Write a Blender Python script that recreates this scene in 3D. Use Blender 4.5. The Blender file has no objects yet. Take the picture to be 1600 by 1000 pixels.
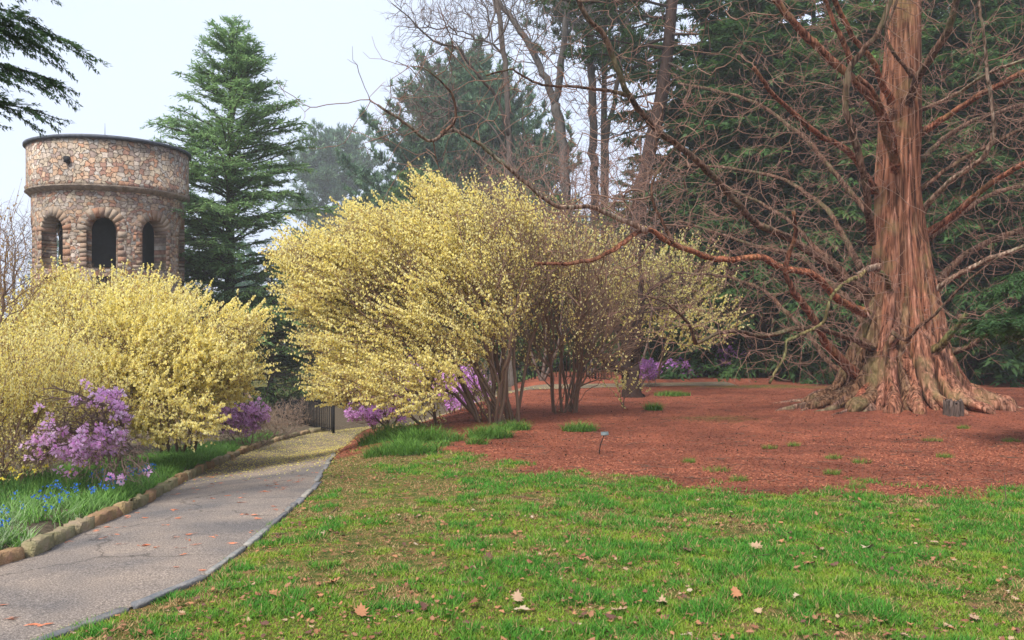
import bpy, math, time
import numpy as np
from math import radians as R, pi
T0 = time.time()
sc = bpy.context.scene
col = sc.collection
F = 1385.0; HOR = 515.0; EYE = 2.0          # focal length (px of the 1600 px photo), horizon row, eye height

# ------------------------------------------------------------------ camera
cd = bpy.data.cameras.new('camera'); cam = bpy.data.objects.new('camera', cd); col.objects.link(cam)
cd.sensor_width = 36; cd.lens = F/1600*36; cd.shift_y = (HOR-500)/1600
cam.location = (0, 0, EYE); cam.rotation_euler = (R(90), 0, 0)
cd.clip_start = 0.05; cd.clip_end = 1000
sc.camera = cam
# ------------------------------------------------------------------ sky, sun, exposure
w = bpy.data.worlds.new('World'); sc.world = w; w.use_nodes = True
nt = w.node_tree; nt.nodes.clear()
wo = nt.nodes.new('ShaderNodeOutputWorld'); bg = nt.nodes.new('ShaderNodeBackground')
sk = nt.nodes.new('ShaderNodeTexSky'); sk.sky_type = 'NISHITA'; sk.sun_disc = False
SUN_EL, SUN_AZ = 52, 215                      # azimuth clockwise from +Y: behind the camera, to the left
sk.sun_elevation = R(SUN_EL); sk.sun_rotation = R(SUN_AZ); sk.dust_density = 5; sk.air_density = 1.2
mx = nt.nodes.new('ShaderNodeMix'); mx.data_type = 'RGBA'; mx.inputs[0].default_value = 0.86
mx.inputs[7].default_value = (5.0, 5.6, 6.9, 1)       # the overcast cloud sheet
cl = nt.nodes.new('ShaderNodeTexNoise'); cl.inputs['Scale'].default_value = 2.2; cl.inputs['Detail'].default_value = 3
cc_ = nt.nodes.new('ShaderNodeMix'); cc_.data_type = 'RGBA'; cc_.inputs[6].default_value = (4.6, 5.25, 6.7, 1); cc_.inputs[7].default_value = (5.5, 6.05, 7.2, 1)
nt.links.new(cl.outputs[0], cc_.inputs[0]); nt.links.new(cc_.outputs[2], mx.inputs[7])
nt.links.new(sk.outputs[0], mx.inputs[6]); nt.links.new(mx.outputs[2], bg.inputs[0]); nt.links.new(bg.outputs[0], wo.inputs[0])
bg.inputs[1].default_value = 0.12
sd = bpy.data.lights.new('sun', 'SUN'); so = bpy.data.objects.new('sun', sd); col.objects.link(so)
sd.energy = 3.6; sd.angle = R(16); sd.color = (1, 0.95, 0.88)
so.rotation_euler = (R(90-SUN_EL), 0, R(180-SUN_AZ)); so.location = (-20, -20, 40)
sc.view_settings.view_transform = 'Standard'; sc.view_settings.look = 'None'
sc.view_settings.gamma = 1; sc.view_settings.exposure = 0.68
cy = sc.cycles
cy.max_bounces = 7; cy.diffuse_bounces = 5; cy.glossy_bounces = 1; cy.transmission_bounces = 5
cy.transparent_max_bounces = 4; cy.volume_bounces = 1; cy.use_denoising = True
cy.caustics_reflective = False; cy.caustics_refractive = False
try:
    cy.denoiser = 'OPENIMAGEDENOISE'; cy.denoising_input_passes = 'RGB_ALBEDO_NORMAL'
except Exception: pass
HAZE_DENSITY = 0.0009

# ------------------------------------------------------------------ numpy helpers
def S(t):
    t = np.clip(t, 0, 1); return t*t*(3-2*t)
def vnoise(x, y, seed=0):
    xi = np.floor(x).astype(np.int64); yi = np.floor(y).astype(np.int64)
    fx = S(x-xi); fy = S(y-yi)
    def h(a, b):
        n = (a*374761393 + b*668265263 + seed*1274126177) & 0xffffffff
        n = ((n ^ (n >> 13))*1274126177) & 0xffffffff
        return ((n ^ (n >> 16)) & 0xffff)/65535.0
    return (h(xi, yi)*(1-fx)+h(xi+1, yi)*fx)*(1-fy) + (h(xi, yi+1)*(1-fx)+h(xi+1, yi+1)*fx)*fy
def fbm(x, y, seed=0, o=4):
    r = 0; a = .5; t = 0
    for k in range(o):
        r = r + a*vnoise(x, y, seed+k*17); t += a; a *= .5; x = x*2.03+11.3; y = y*2.03+7.7
    return r/t
def unit(v):
    return v/np.maximum(np.linalg.norm(v, axis=-1, keepdims=True), 1e-9)
def P(px, py, Y):                              # a point at depth Y under a pixel of the photo
    return np.array([(px-800)/F*Y, Y, EYE+(HOR-py)/F*Y])

# ------------------------------------------------------------------ ground shape
def zf(x, y):
    x = np.asarray(x, float); y = np.asarray(y, float)
    xe = -0.5 + 0.15*np.maximum(0, y-20)
    d = 1.2*S((xe-x)/5)*S((y-5)/22)
    m = 0.22*np.exp(-((x-9.5)**2+(y-22)**2)/9)
    far = 0.9*S((-x-9)/12)*S((y-8)/20)
    return -d + m - far + 0.05*(vnoise(x*.5+40, y*.5, 5)-.5)*S((x+2.5)/3)
def G(px, py):                                 # ground point under a pixel
    Y = np.linspace(3, 90, 6000)
    x = (px-800)/F*Y; z = EYE+(HOR-py)/F*Y
    i = np.argmax(z <= zf(x, Y))
    return np.array([x[i], Y[i], zf(x[i], Y[i])])
def spl(pts, n):                               # Catmull-Rom through the points, n samples
    p = np.asarray(pts, float); p = np.vstack([2*p[0]-p[1], p, 2*p[-1]-p[-2]])
    u = np.linspace(0, len(p)-3-1e-6, n); i = u.astype(int); t = (u-i)[:, None]
    a, b, c, d = p[i], p[i+1], p[i+2], p[i+3]
    return .5*((2*b)+(c-a)*t+(2*a-5*b+4*c-d)*t*t+(3*b-a-3*c+d)*t**3)
def even(p, n):
    s = np.r_[0, np.cumsum(np.linalg.norm(np.diff(p, axis=0), axis=1))]
    u = np.linspace(0, s[-1], n)
    return np.stack([np.interp(u, s, p[:, k]) for k in range(p.shape[1])], 1)
Lp = [G(*q)[:2] for q in ((10,884),(90,849),(215,797),(285,756),(340,728),(400,702),(460,684),(519,674))]
Rp = [G(*q)[:2] for q in ((95,993),(270,930),(350,885),(450,800),(493,756),(513,722),(548,690),(592,668))]
Lp = [np.array([-9.5, -1.]), np.array([-6.0, 3.2])] + Lp + [np.array([-2.6, 30.5]), np.array([2.0, 32.5]), np.array([8, 33.5])]
Rp = [np.array([-6.5, -2.5]), np.array([-4.0, 3.0])] + Rp + [np.array([-2.0, 28.0]), np.array([2.2, 30.3]), np.array([8, 31.5])]
Lc = even(spl(Lp, 300), 240); Rc = even(spl(Rp, 300), 240)
def dist_poly(x, y, poly):
    best = np.full(x.shape, 1e9); side = np.zeros(x.shape)
    for a, b in zip(poly[:-1], poly[1:]):
        ab = b-a; t = np.clip(((x-a[0])*ab[0]+(y-a[1])*ab[1])/(ab@ab), 0, 1)
        dx = x-(a[0]+t*ab[0]); dy = y-(a[1]+t*ab[1]); d = np.hypot(dx, dy)
        m = d < best; best = np.where(m, d, best); side = np.where(m, np.sign(ab[0]*dy-ab[1]*dx), side)
    return best*side
LcS = Lc[::4]; RcS = Rc[::4]
def zg(x, y):                                  # ground with the planting bed raised beside the path
    x = np.asarray(x, float); y = np.asarray(y, float)
    z = zf(x, y)
    dl = dist_poly(x, y, LcS); dr = -dist_poly(x, y, RcS)
    near = (y < 40) & (x < 10)
    z = z + np.where(near & (dl > 0), .12*S((dl-.05)/.35), 0)
    z = z + np.where(near & (dr > 0), .03*S(dr/.4), 0)
    return z
_yb = np.array([[-4,16.5],[-2.3,15.8],[-1.08,14.6],[-.4,13.3],[.26,12.2],[1.6,11.2],[2.3,10.6],[3.9,10.75],[6.2,10.9],[12,11.4],[30,13]])
def lawn_mask(x, y):
    n = fbm(x*1.3, y*1.3, 3)-.5
    yb = np.interp(x, _yb[:, 0], _yb[:, 1])
    return np.clip((yb + n*2.4 - y)/.9+.5, 0, 1)
def in_path(x, y, m=0.):
    return (dist_poly(x, y, LcS) < m) & (-dist_poly(x, y, RcS) < m) & (y < 33)

# ------------------------------------------------------------------ objects
def tag(o, label=None, cat=None, group=None, kind=None):
    if label: o['label'] = label
    if cat: o['category'] = cat
    if group: o['group'] = group
    if kind: o['kind'] = kind
    return o
def thing(name, label, cat, loc=(0, 0, 0), group=None):
    o = bpy.data.objects.new(name, None); col.objects.link(o); o.location = tuple(float(v) for v in loc); o.empty_display_size = .2
    return tag(o, label, cat, group)
class MB:
    def __init__(s): s.v = []; s.f = []; s.c = []; s.n = 0
    def add(s, v, f, c=None):
        v = np.asarray(v, float).reshape(-1, 3); f = np.asarray(f, np.int64)
        if len(v) == 0 or len(f) == 0: return s
        s.v.append(v); s.f.append(f+s.n); s.n += len(v)
        if c is None: c = (1, 1, 1)
        c = np.asarray(c, float)
        s.c.append(np.broadcast_to(c, (len(v), 3)) if c.ndim == 1 else c)
        return s
    def build(s, name, mat, parent=None, smooth=False, origin=None):
        v = np.vstack(s.v); c = np.vstack(s.c)
        if parent is not None: v = v-np.array(parent.location)
        elif origin is not None: v = v-np.array(origin)
        me = bpy.data.meshes.new(name)
        me.vertices.add(len(v)); me.vertices.foreach_set('co', v.astype(np.float32).ravel())
        loops = np.concatenate([f.ravel() for f in s.f])
        tot = np.concatenate([np.full(len(f), f.shape[1], np.int32) for f in s.f])
        st = np.r_[0, np.cumsum(tot)[:-1]].astype(np.int32)
        me.loops.add(len(loops)); me.loops.foreach_set('vertex_index', loops.astype(np.int32))
        me.polygons.add(len(tot)); me.polygons.foreach_set('loop_start', st); me.polygons.foreach_set('loop_total', tot)
        a = me.color_attributes.new('tint', 'FLOAT_COLOR', 'POINT')
        a.data.foreach_set('color', np.c_[c, np.ones(len(c))].astype(np.float32).ravel())
        me.update(calc_edges=True)
        if smooth: me.polygons.foreach_set('use_smooth', np.ones(len(tot), bool))
        me.materials.append(mat)
        o = bpy.data.objects.new(name, me); col.objects.link(o)
        if parent is not None: o.parent = parent
        elif origin is not None: o.location = tuple(float(q) for q in origin)
        return o
def frames(d, rng=None, up=None):              # (N,3) directions -> (N,3,3) with rows side, normal, dir
    d = unit(d)
    if up is None:
        a = rng.normal(size=d.shape)
    else: a = np.broadcast_to(np.asarray(up, float), d.shape) + (0 if rng is None else rng.normal(size=d.shape)*.35)
    s = unit(np.cross(d, a)); n = np.cross(s, d)
    return np.stack([s, n, d], 1)
def stamp(mb, tv, tf, pos, fr, scale, colr):   # copies of a small shape
    tv = np.asarray(tv, float); tf = np.asarray(tf); N = len(pos)
    if N == 0: return
    sc_ = np.asarray(scale, float); sc_ = sc_[:, None, None] if sc_.ndim == 1 else (sc_[:, None, :] if sc_.ndim == 2 else sc_)
    v = pos[:, None, :] + np.einsum('nkj,nji->nki', np.broadcast_to(tv*1.0, (N,)+tv.shape)*sc_, fr)
    f = tf[None]+(np.arange(N)*len(tv))[:, None, None]
    c = np.repeat(np.broadcast_to(colr, (N, 3)), len(tv), 0)
    mb.add(v.reshape(-1, 3), f.reshape(-1, tf.shape[1]), c)
def segs(mb, a, b, ra, rb, c=(1, 1, 1), sides=3):   # straight tapered prisms
    a = np.asarray(a, float); b = np.asarray(b, float); N = len(a)
    if N == 0: return
    fr = frames(b-a, up=(.13, .21, 1.0) if True else None)
    ang = np.arange(sides)*2*pi/sides
    ring = np.cos(ang)[None, :, None]*fr[:, None, 0]+np.sin(ang)[None, :, None]*fr[:, None, 1]
    v = np.concatenate([a[:, None]+ring*np.broadcast_to(ra, N)[:, None, None], b[:, None]+ring*np.broadcast_to(rb, N)[:, None, None]], 1)
    k = np.arange(sides); k2 = (k+1) % sides
    f = np.stack([k, k2, k2+sides, k+sides], 1)[None]+(np.arange(N)*2*sides)[:, None, None]
    cc = np.asarray(c, float); cc = np.broadcast_to(cc, (N, 3)) if cc.ndim == 1 else cc
    mb.add(v.reshape(-1, 3), f.reshape(-1, 4), np.repeat(cc, 2*sides, 0))
def tube(mb, pts, rad, sides=8, c=(1, 1, 1), rough=0., rng=None, cap=True, flat=None):
    p = np.asarray(pts, float); n = len(p); rad = np.broadcast_to(rad, n)
    t = unit(np.gradient(p, axis=0)); m = unit(p[-1]-p[0]+1e-6)
    ref = np.array([0, 0, 1.]) if abs(m[2]) < .8 else np.array([1., .2, 0])
    s = unit(np.cross(t, ref)); b = np.cross(s, t)
    ang = np.arange(sides)*2*pi/sides
    rr = np.repeat(rad[:, None], sides, 1).copy()
    if rough and rng is not None:
        q = rng.normal(size=(n, sides)); q = (q+np.roll(q, 1, 0)+np.roll(q, -1, 0))/1.7
        lobes = 1+rough*.9*np.sin(ang*3+rng.uniform(0, 6))[None]
        rr *= (1+rough*q*.5)*lobes
    fx = 1 if flat is None else flat
    v = p[:, None]+(np.cos(ang)[None, :, None]*s[:, None]+np.sin(ang)[None, :, None]*b[:, None]*fx)*rr[:, :, None]
    k = np.arange(sides); k2 = (k+1) % sides
    f = (np.stack([k, k2, k2+sides, k+sides], 1)[None]+(np.arange(n-1)*sides)[:, None, None]).reshape(-1, 4)
    cc = np.asarray(c, float)
    if cc.ndim == 2: cc = np.repeat(cc, sides, 0)
    mb.add(v.reshape(-1, 3), f, cc)
    if cap:
        o = mb.n-n*sides
        mb.f.append((np.arange(sides)[::-1]+o)[None]); mb.f.append((np.arange(sides)+o+(n-1)*sides)[None])
def box(mb, cx, cy, cz, sx, sy, sz, c=(1, 1, 1), rot=0.):
    v = np.array([[x, y, z] for z in (-.5, .5) for y in (-.5, .5) for x in (-.5, .5)])*(sx, sy, sz)
    if rot:
        a, b = math.cos(rot), math.sin(rot); v = np.c_[v[:, 0]*a-v[:, 1]*b, v[:, 0]*b+v[:, 1]*a, v[:, 2]]
    mb.add(v+(cx, cy, cz), [[0,2,3,1],[4,5,7,6],[0,1,5,4],[1,3,7,5],[3,2,6,7],[2,0,4,6]], c)

# ------------------------------------------------------------------ materials
def mat(name, base=(.5, .5, .5), rough=.8, tint=False, trans=0., var=.25, nscale=8., bump=0., bscale=30., stretch=(1, 1, 1), c2=None, spec=.3):
    m = bpy.data.materials.new(name); m.use_nodes = True; t = m.node_tree; N = t.nodes; L = t.links
    bs = N['Principled BSDF']; bs.inputs['Roughness'].default_value = rough; bs.inputs['Specular IOR Level'].default_value = spec
    tc = N.new('ShaderNodeTexCoord'); mp = N.new('ShaderNodeMapping'); mp.inputs['Scale'].default_value = stretch
    L.new(tc.outputs['Object'], mp.inputs[0])
    no = N.new('ShaderNodeTexNoise'); no.inputs['Scale'].default_value = nscale; no.inputs['Detail'].default_value = 5
    L.new(mp.outputs[0], no.inputs[0])
    cr = N.new('ShaderNodeMix'); cr.data_type = 'RGBA'
    b2 = c2 if c2 is not None else tuple(min(1, v*(1+var)) for v in base)
    b1 = base if c2 is not None else tuple(v*(1-var) for v in base)
    cr.inputs[6].default_value = (*b1, 1); cr.inputs[7].default_value = (*b2, 1)
    mr = N.new('ShaderNodeMapRange'); mr.inputs[1].default_value = .33; mr.inputs[2].default_value = .67
    L.new(no.outputs[0], mr.inputs[0]); L.new(mr.outputs[0], cr.inputs[0])
    out = cr.outputs[2]
    if tint:
        at = N.new('ShaderNodeAttribute'); at.attribute_name = 'tint'
        mu = N.new('ShaderNodeMix'); mu.data_type = 'RGBA'; mu.blend_type = 'MULTIPLY'; mu.inputs[0].default_value = 1
        L.new(out, mu.inputs[6]); L.new(at.outputs[0], mu.inputs[7]); out = mu.outputs[2]
    L.new(out, bs.inputs['Base Color'])
    if bump:
        n2 = N.new('ShaderNodeTexNoise'); n2.inputs['Scale'].default_value = bscale; n2.inputs['Detail'].default_value = 6
        L.new(mp.outputs[0], n2.inputs[0])
        bp = N.new('ShaderNodeBump'); bp.inputs['Strength'].default_value = bump; bp.inputs['Distance'].default_value = .05
        L.new(n2.outputs[0], bp.inputs['Height']); L.new(bp.outputs[0], bs.inputs['Normal'])
    if trans:
        tr = N.new('ShaderNodeBsdfTranslucent'); L.new(out, tr.inputs[0])
        mxs = N.new('ShaderNodeMixShader'); mxs.inputs[0].default_value = trans
        L.new(bs.outputs[0], mxs.inputs[1]); L.new(tr.outputs[0], mxs.inputs[2])
        L.new(mxs.outputs[0], N['Material Output'].inputs[0])
    return m
M = {}
M['leaf'] = mat('leaf', (1, 1, 1), .6, tint=True, trans=.42, var=0)
M['petal'] = mat('petal', (1, 1, 1), .7, tint=True, trans=.5, var=0, spec=.1)
M['bark'] = mat('bark', (1, 1, 1), .9, tint=True, var=.0, c2=(.6, .6, .58), nscale=14, bump=.5, bscale=50, stretch=(1, 1, .3), spec=.1)
M['twig'] = mat('twig', (1, 1, 1), .9, tint=True, var=0, spec=.1)
M['iron'] = mat('iron', (.012, .012, .013), .8, var=.3, spec=.1)
M['slate_rim'] = mat('slate_rim', (.07, .08, .10), .6, var=.3)
M['edge_stone'] = mat('edge_stone', (.30, .22, .15), .9, tint=True, c2=(.20, .17, .09), nscale=6, bump=.7, bscale=40, spec=.2)
M['bluestone'] = mat('bluestone', (.13, .14, .145), .85, tint=True, c2=(.26, .24, .21), nscale=10, bump=.5, bscale=50, spec=.2)
M['stump'] = mat('stump', (.03, .02, .016), .95, c2=(.16, .11, .09), nscale=25, bump=1, bscale=40, stretch=(1, 1, .15))
M['dark'] = mat('near_black', (.02, .02, .022), .8)  # near-black, for the added drum in the tower and the drain spout
M['plaque'] = mat('plaque', (.10, .12, .12), .5)
M['glass'] = mat('window_glass', (.10, .13, .16), .15, spec=.8)
M['litter'] = mat('litter', (1, 1, 1), .9, tint=True, var=0, spec=.1)

def redwood_bark():
    m = mat('redwood_bark', (1, 1, 1), .92, tint=True, var=0, spec=.12); t = m.node_tree; N = t.nodes; L = t.links; bs = N['Principled BSDF']
    tc = N.new('ShaderNodeTexCoord'); mp = N.new('ShaderNodeMapping'); mp.inputs['Scale'].default_value = (1, 1, .075)
    L.new(tc.outputs['Object'], mp.inputs[0])
    n1 = N.new('ShaderNodeTexNoise'); n1.inputs['Scale'].default_value = 16; n1.inputs['Detail'].default_value = 8; n1.inputs['Distortion'].default_value = .6
    n2 = N.new('ShaderNodeTexNoise'); n2.inputs['Scale'].default_value = 4.; n2.inputs['Detail'].default_value = 5
    n3 = N.new('ShaderNodeTexNoise'); n3.inputs['Scale'].default_value = 1.6; n3.inputs['Detail'].default_value = 4
    L.new(mp.outputs[0], n1.inputs[0]); L.new(mp.outputs[0], n2.inputs[0]); L.new(tc.outputs['Object'], n3.inputs[0])
    r = N.new('ShaderNodeValToRGB'); e = r.color_ramp.elements
    e[0].position = .36; e[0].color = (.06, .032, .022, 1); e[1].position = .72; e[1].color = (.47, .335, .26, 1)
    q = r.color_ramp.elements.new(.5); q.color = (.21, .125, .09, 1)
    L.new(n1.outputs[0], r.inputs[0])
    r2 = N.new('ShaderNodeValToRGB'); e = r2.color_ramp.elements
    e[0].position = .40; e[0].color = (.80, .70, .66, 1); e[1].position = .62; e[1].color = (1.14, .88, .79, 1)
    L.new(n2.outputs[0], r2.inputs[0])
    a = N.new('ShaderNodeMix'); a.data_type = 'RGBA'; a.blend_type = 'MULTIPLY'; a.inputs[0].default_value = 1
    L.new(r.outputs[0], a.inputs[6]); L.new(r2.outputs[0], a.inputs[7])
    g = N.new('ShaderNodeMix'); g.data_type = 'RGBA'; g.inputs[7].default_value = (.25, .22, .11, 1)
    mr = N.new('ShaderNodeMapRange'); mr.inputs[1].default_value = .52; mr.inputs[2].default_value = .68; mr.inputs[4].default_value = .55
    L.new(n3.outputs[0], mr.inputs[0]); L.new(mr.outputs[0], g.inputs[0]); L.new(a.outputs[2], g.inputs[6])
    at = N.new('ShaderNodeAttribute'); at.attribute_name = 'tint'
    mu = N.new('ShaderNodeMix'); mu.data_type = 'RGBA'; mu.blend_type = 'MULTIPLY'; mu.inputs[0].default_value = 1
    L.new(g.outputs[2], mu.inputs[6]); L.new(at.outputs[0], mu.inputs[7]); L.new(mu.outputs[2], bs.inputs['Base Color'])
    bp = N.new('ShaderNodeBump'); bp.inputs['Strength'].default_value = 1; bp.inputs['Distance'].default_value = .06
    L.new(n1.outputs[0], bp.inputs['Height']); L.new(bp.outputs[0], bs.inputs['Normal'])
    return m
M['redwood'] = redwood_bark()

def rubble(name, su, sv, dark=1.):
    m = bpy.data.materials.new(name); m.use_nodes = True; t = m.node_tree; N = t.nodes; L = t.links; bs = N['Principled BSDF']
    bs.inputs['Roughness'].default_value = .9; bs.inputs['Specular IOR Level'].default_value = .2
    tc = N.new('ShaderNodeTexCoord'); sx = N.new('ShaderNodeSeparateXYZ'); L.new(tc.outputs['Object'], sx.inputs[0])
    at = N.new('ShaderNodeMath'); at.operation = 'ARCTAN2'; L.new(sx.outputs[0], at.inputs[0]); L.new(sx.outputs[1], at.inputs[1])
    mu = N.new('ShaderNodeMath'); mu.operation = 'MULTIPLY'; mu.inputs[1].default_value = 3.0*su; L.new(at.outputs[0], mu.inputs[0])
    mv = N.new('ShaderNodeMath'); mv.operation = 'MULTIPLY'; mv.inputs[1].default_value = sv; L.new(sx.outputs[2], mv.inputs[0])
    cb = N.new('ShaderNodeCombineXYZ'); L.new(mu.outputs[0], cb.inputs[0]); L.new(mv.outputs[0], cb.inputs[1])
    nz = N.new('ShaderNodeTexNoise'); nz.inputs['Scale'].default_value = 1.3; nz.inputs['Detail'].default_value = 3; L.new(cb.outputs[0], nz.inputs[0])
    ad = N.new('ShaderNodeMix'); ad.data_type = 'RGBA'; ad.blend_type = 'LINEAR_LIGHT'; ad.inputs[0].default_value = .6
    L.new(cb.outputs[0], ad.inputs[6]); L.new(nz.outputs[1], ad.inputs[7])
    v1 = N.new('ShaderNodeTexVoronoi'); v1.voronoi_dimensions = '2D'; v1.inputs['Scale'].default_value = 1; v1.inputs['Randomness'].default_value = .9; v1.distance = 'CHEBYCHEV'
    v2 = N.new('ShaderNodeTexVoronoi'); v2.voronoi_dimensions = '2D'; v2.feature = 'F2'; v2.distance = 'CHEBYCHEV'; v2.inputs['Scale'].default_value = 1; v2.inputs['Randomness'].default_value = .9
    L.new(ad.outputs[2], v1.inputs[0]); L.new(ad.outputs[2], v2.inputs[0])
    df = N.new('ShaderNodeMath'); df.operation = 'SUBTRACT'; L.new(v2.outputs['Distance'], df.inputs[0]); L.new(v1.outputs['Distance'], df.inputs[1])
    ss = N.new('ShaderNodeSeparateColor'); L.new(v1.outputs['Color'], ss.inputs[0])
    r = N.new('ShaderNodeValToRGB'); r.color_ramp.interpolation = 'CONSTANT'; e = r.color_ramp.elements
    pal = [(.30,.24,.18),(.37,.30,.22),(.24,.18,.15),(.40,.33,.27),(.34,.19,.12),(.31,.25,.20),(.26,.15,.11),(.37,.27,.19),(.33,.29,.25),(.40,.27,.18)]
    for i, c in enumerate(pal):
        q = e[i] if i < 2 else e.new(i/len(pal))
        q.position = i/len(pal); q.color = (*[x*dark for x in c], 1)
    L.new(ss.outputs[0], r.inputs[0])
    n2 = N.new('ShaderNodeTexNoise'); n2.inputs['Scale'].default_value = 9; n2.inputs['Detail'].default_value = 6; L.new(tc.outputs['Object'], n2.inputs[0])
    h = N.new('ShaderNodeMix'); h.data_type = 'RGBA'; h.blend_type = 'OVERLAY'; h.inputs[0].default_value = .7; L.new(r.outputs[0], h.inputs[6]); L.new(n2.outputs[0], h.inputs[7])
    n3 = N.new('ShaderNodeTexNoise'); n3.inputs['Scale'].default_value = .9; n3.inputs['Detail'].default_value = 4; L.new(tc.outputs['Object'], n3.inputs[0])
    mr3 = N.new('ShaderNodeMapRange'); mr3.inputs[1].default_value = .3; mr3.inputs[2].default_value = .7; mr3.inputs[3].default_value = .62; mr3.inputs[4].default_value = 1.2; L.new(n3.outputs[0], mr3.inputs[0])
    k = N.new('ShaderNodeMix'); k.data_type = 'RGBA'; k.blend_type = 'MULTIPLY'; k.inputs[0].default_value = 1; L.new(h.outputs[2], k.inputs[6]); L.new(mr3.outputs[0], k.inputs[7])
    mr = N.new('ShaderNodeMapRange'); mr.inputs[1].default_value = .0; mr.inputs[2].default_value = .07; L.new(df.outputs[0], mr.inputs[0])
    mo = N.new('ShaderNodeMix'); mo.data_type = 'RGBA'; mo.inputs[6].default_value = (.12*dark, .085*dark, .065*dark, 1); L.new(mr.outputs[0], mo.inputs[0]); L.new(k.outputs[2], mo.inputs[7])
    L.new(mo.outputs[2], bs.inputs['Base Color'])
    hh = N.new('ShaderNodeMapRange'); hh.inputs[1].default_value = 0; hh.inputs[2].default_value = .14; L.new(df.outputs[0], hh.inputs[0])
    sm = N.new('ShaderNodeMath'); sm.operation = 'MULTIPLY_ADD'; sm.inputs[1].default_value = .5; L.new(n2.outputs[0], sm.inputs[0]); L.new(hh.outputs[0], sm.inputs[2])
    sm2 = N.new('ShaderNodeMath'); sm2.operation = 'MULTIPLY_ADD'; sm2.inputs[1].default_value = .8; L.new(ss.outputs[1], sm2.inputs[0]); L.new(sm.outputs[0], sm2.inputs[2])
    bp = N.new('ShaderNodeBump'); bp.inputs['Strength'].default_value = .9; bp.inputs['Distance'].default_value = .06; L.new(sm2.outputs[0], bp.inputs['Height']); L.new(bp.outputs[0], bs.inputs['Normal'])
    return m
M['rubble_up'] = rubble('rubble_stone', 5.2, 6.2, 1.08)
M['rubble_lo'] = rubble('rubble_stone_lower', 4.9, 8.0, 1.18)
M['arch_stone'] = mat('arch_stone', (1, 1, 1), .9, tint=True, c2=(.82, .78, .74), nscale=20, bump=.15, bscale=40, spec=.2)

def ground_mat():
    m = bpy.data.materials.new('ground'); m.use_nodes = True; t = m.node_tree; N = t.nodes; L = t.links; bs = N['Principled BSDF']
    bs.inputs['Roughness'].default_value = .95; bs.inputs['Specular IOR Level'].default_value = .1
    tc = N.new('ShaderNodeTexCoord'); at = N.new('ShaderNodeAttribute'); at.attribute_name = 'tint'
    def nz(s, d=6, st=(1, 1, 1)):
        mp = N.new('ShaderNodeMapping'); mp.inputs['Scale'].default_value = st; L.new(tc.outputs['Object'], mp.inputs[0])
        n = N.new('ShaderNodeTexNoise'); n.inputs['Scale'].default_value = s; n.inputs['Detail'].default_value = d; n.inputs['Roughness'].default_value = .65; L.new(mp.outputs[0], n.inputs[0]); return n.outputs[0]
    def ramp(f, cs):
        r = N.new('ShaderNodeValToRGB'); e = r.color_ramp.elements
        for i, (p, c) in enumerate(cs):
            q = e[i] if i < 2 else e.new(p)
            q.position = p; q.color = (*c, 1)
        L.new(f, r.inputs[0]); return r.outputs[0]
    needle = ramp(nz(34, 8, (.6, 1.2, 1)), [(.30, (.13, .045, .035)), (.72, (.40, .14, .08)), (.5, (.25, .078, .047))])
    patch = ramp(nz(.9, 5), [(.35, (.62, .62, .64)), (.65, (1.12, 1.08, 1.0))])
    mu = N.new('ShaderNodeMix'); mu.data_type = 'RGBA'; mu.blend_type = 'MULTIPLY'; mu.inputs[0].default_value = 1; L.new(needle, mu.inputs[6]); L.new(patch, mu.inputs[7])
    turf = ramp(nz(9, 9), [(.34, (.03, .065, .010)), (.66, (.24, .13, .06)), (.5, (.095, .10, .022))])
    soil = ramp(nz(26, 8), [(.3, (.035, .03, .02)), (.7, (.16, .12, .08))])
    sp = N.new('ShaderNodeSeparateColor'); L.new(at.outputs[0], sp.inputs[0])
    def mixf(a, b, f):
        n = nz(6, 8)
        s1 = N.new('ShaderNodeMath'); s1.operation = 'ADD'; L.new(f, s1.inputs[0]); L.new(n, s1.inputs[1])
        mr = N.new('ShaderNodeMapRange'); mr.inputs[1].default_value = .82; mr.inputs[2].default_value = 1.12; L.new(s1.outputs[0], mr.inputs[0])
        x = N.new('ShaderNodeMix'); x.data_type = 'RGBA'; L.new(mr.outputs[0], x.inputs[0]); L.new(a, x.inputs[6]); L.new(b, x.inputs[7]); return x.outputs[2]
    c = mixf(mu.outputs[2], turf, sp.outputs[0]); c = mixf(c, soil, sp.outputs[1])
    L.new(c, bs.inputs['Base Color'])
    bp = N.new('ShaderNodeBump'); bp.inputs['Strength'].default_value = 1; bp.inputs['Distance'].default_value = .03; L.new(nz(45, 8), bp.inputs['Height']); L.new(bp.outputs[0], bs.inputs['Normal'])
    return m
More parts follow.
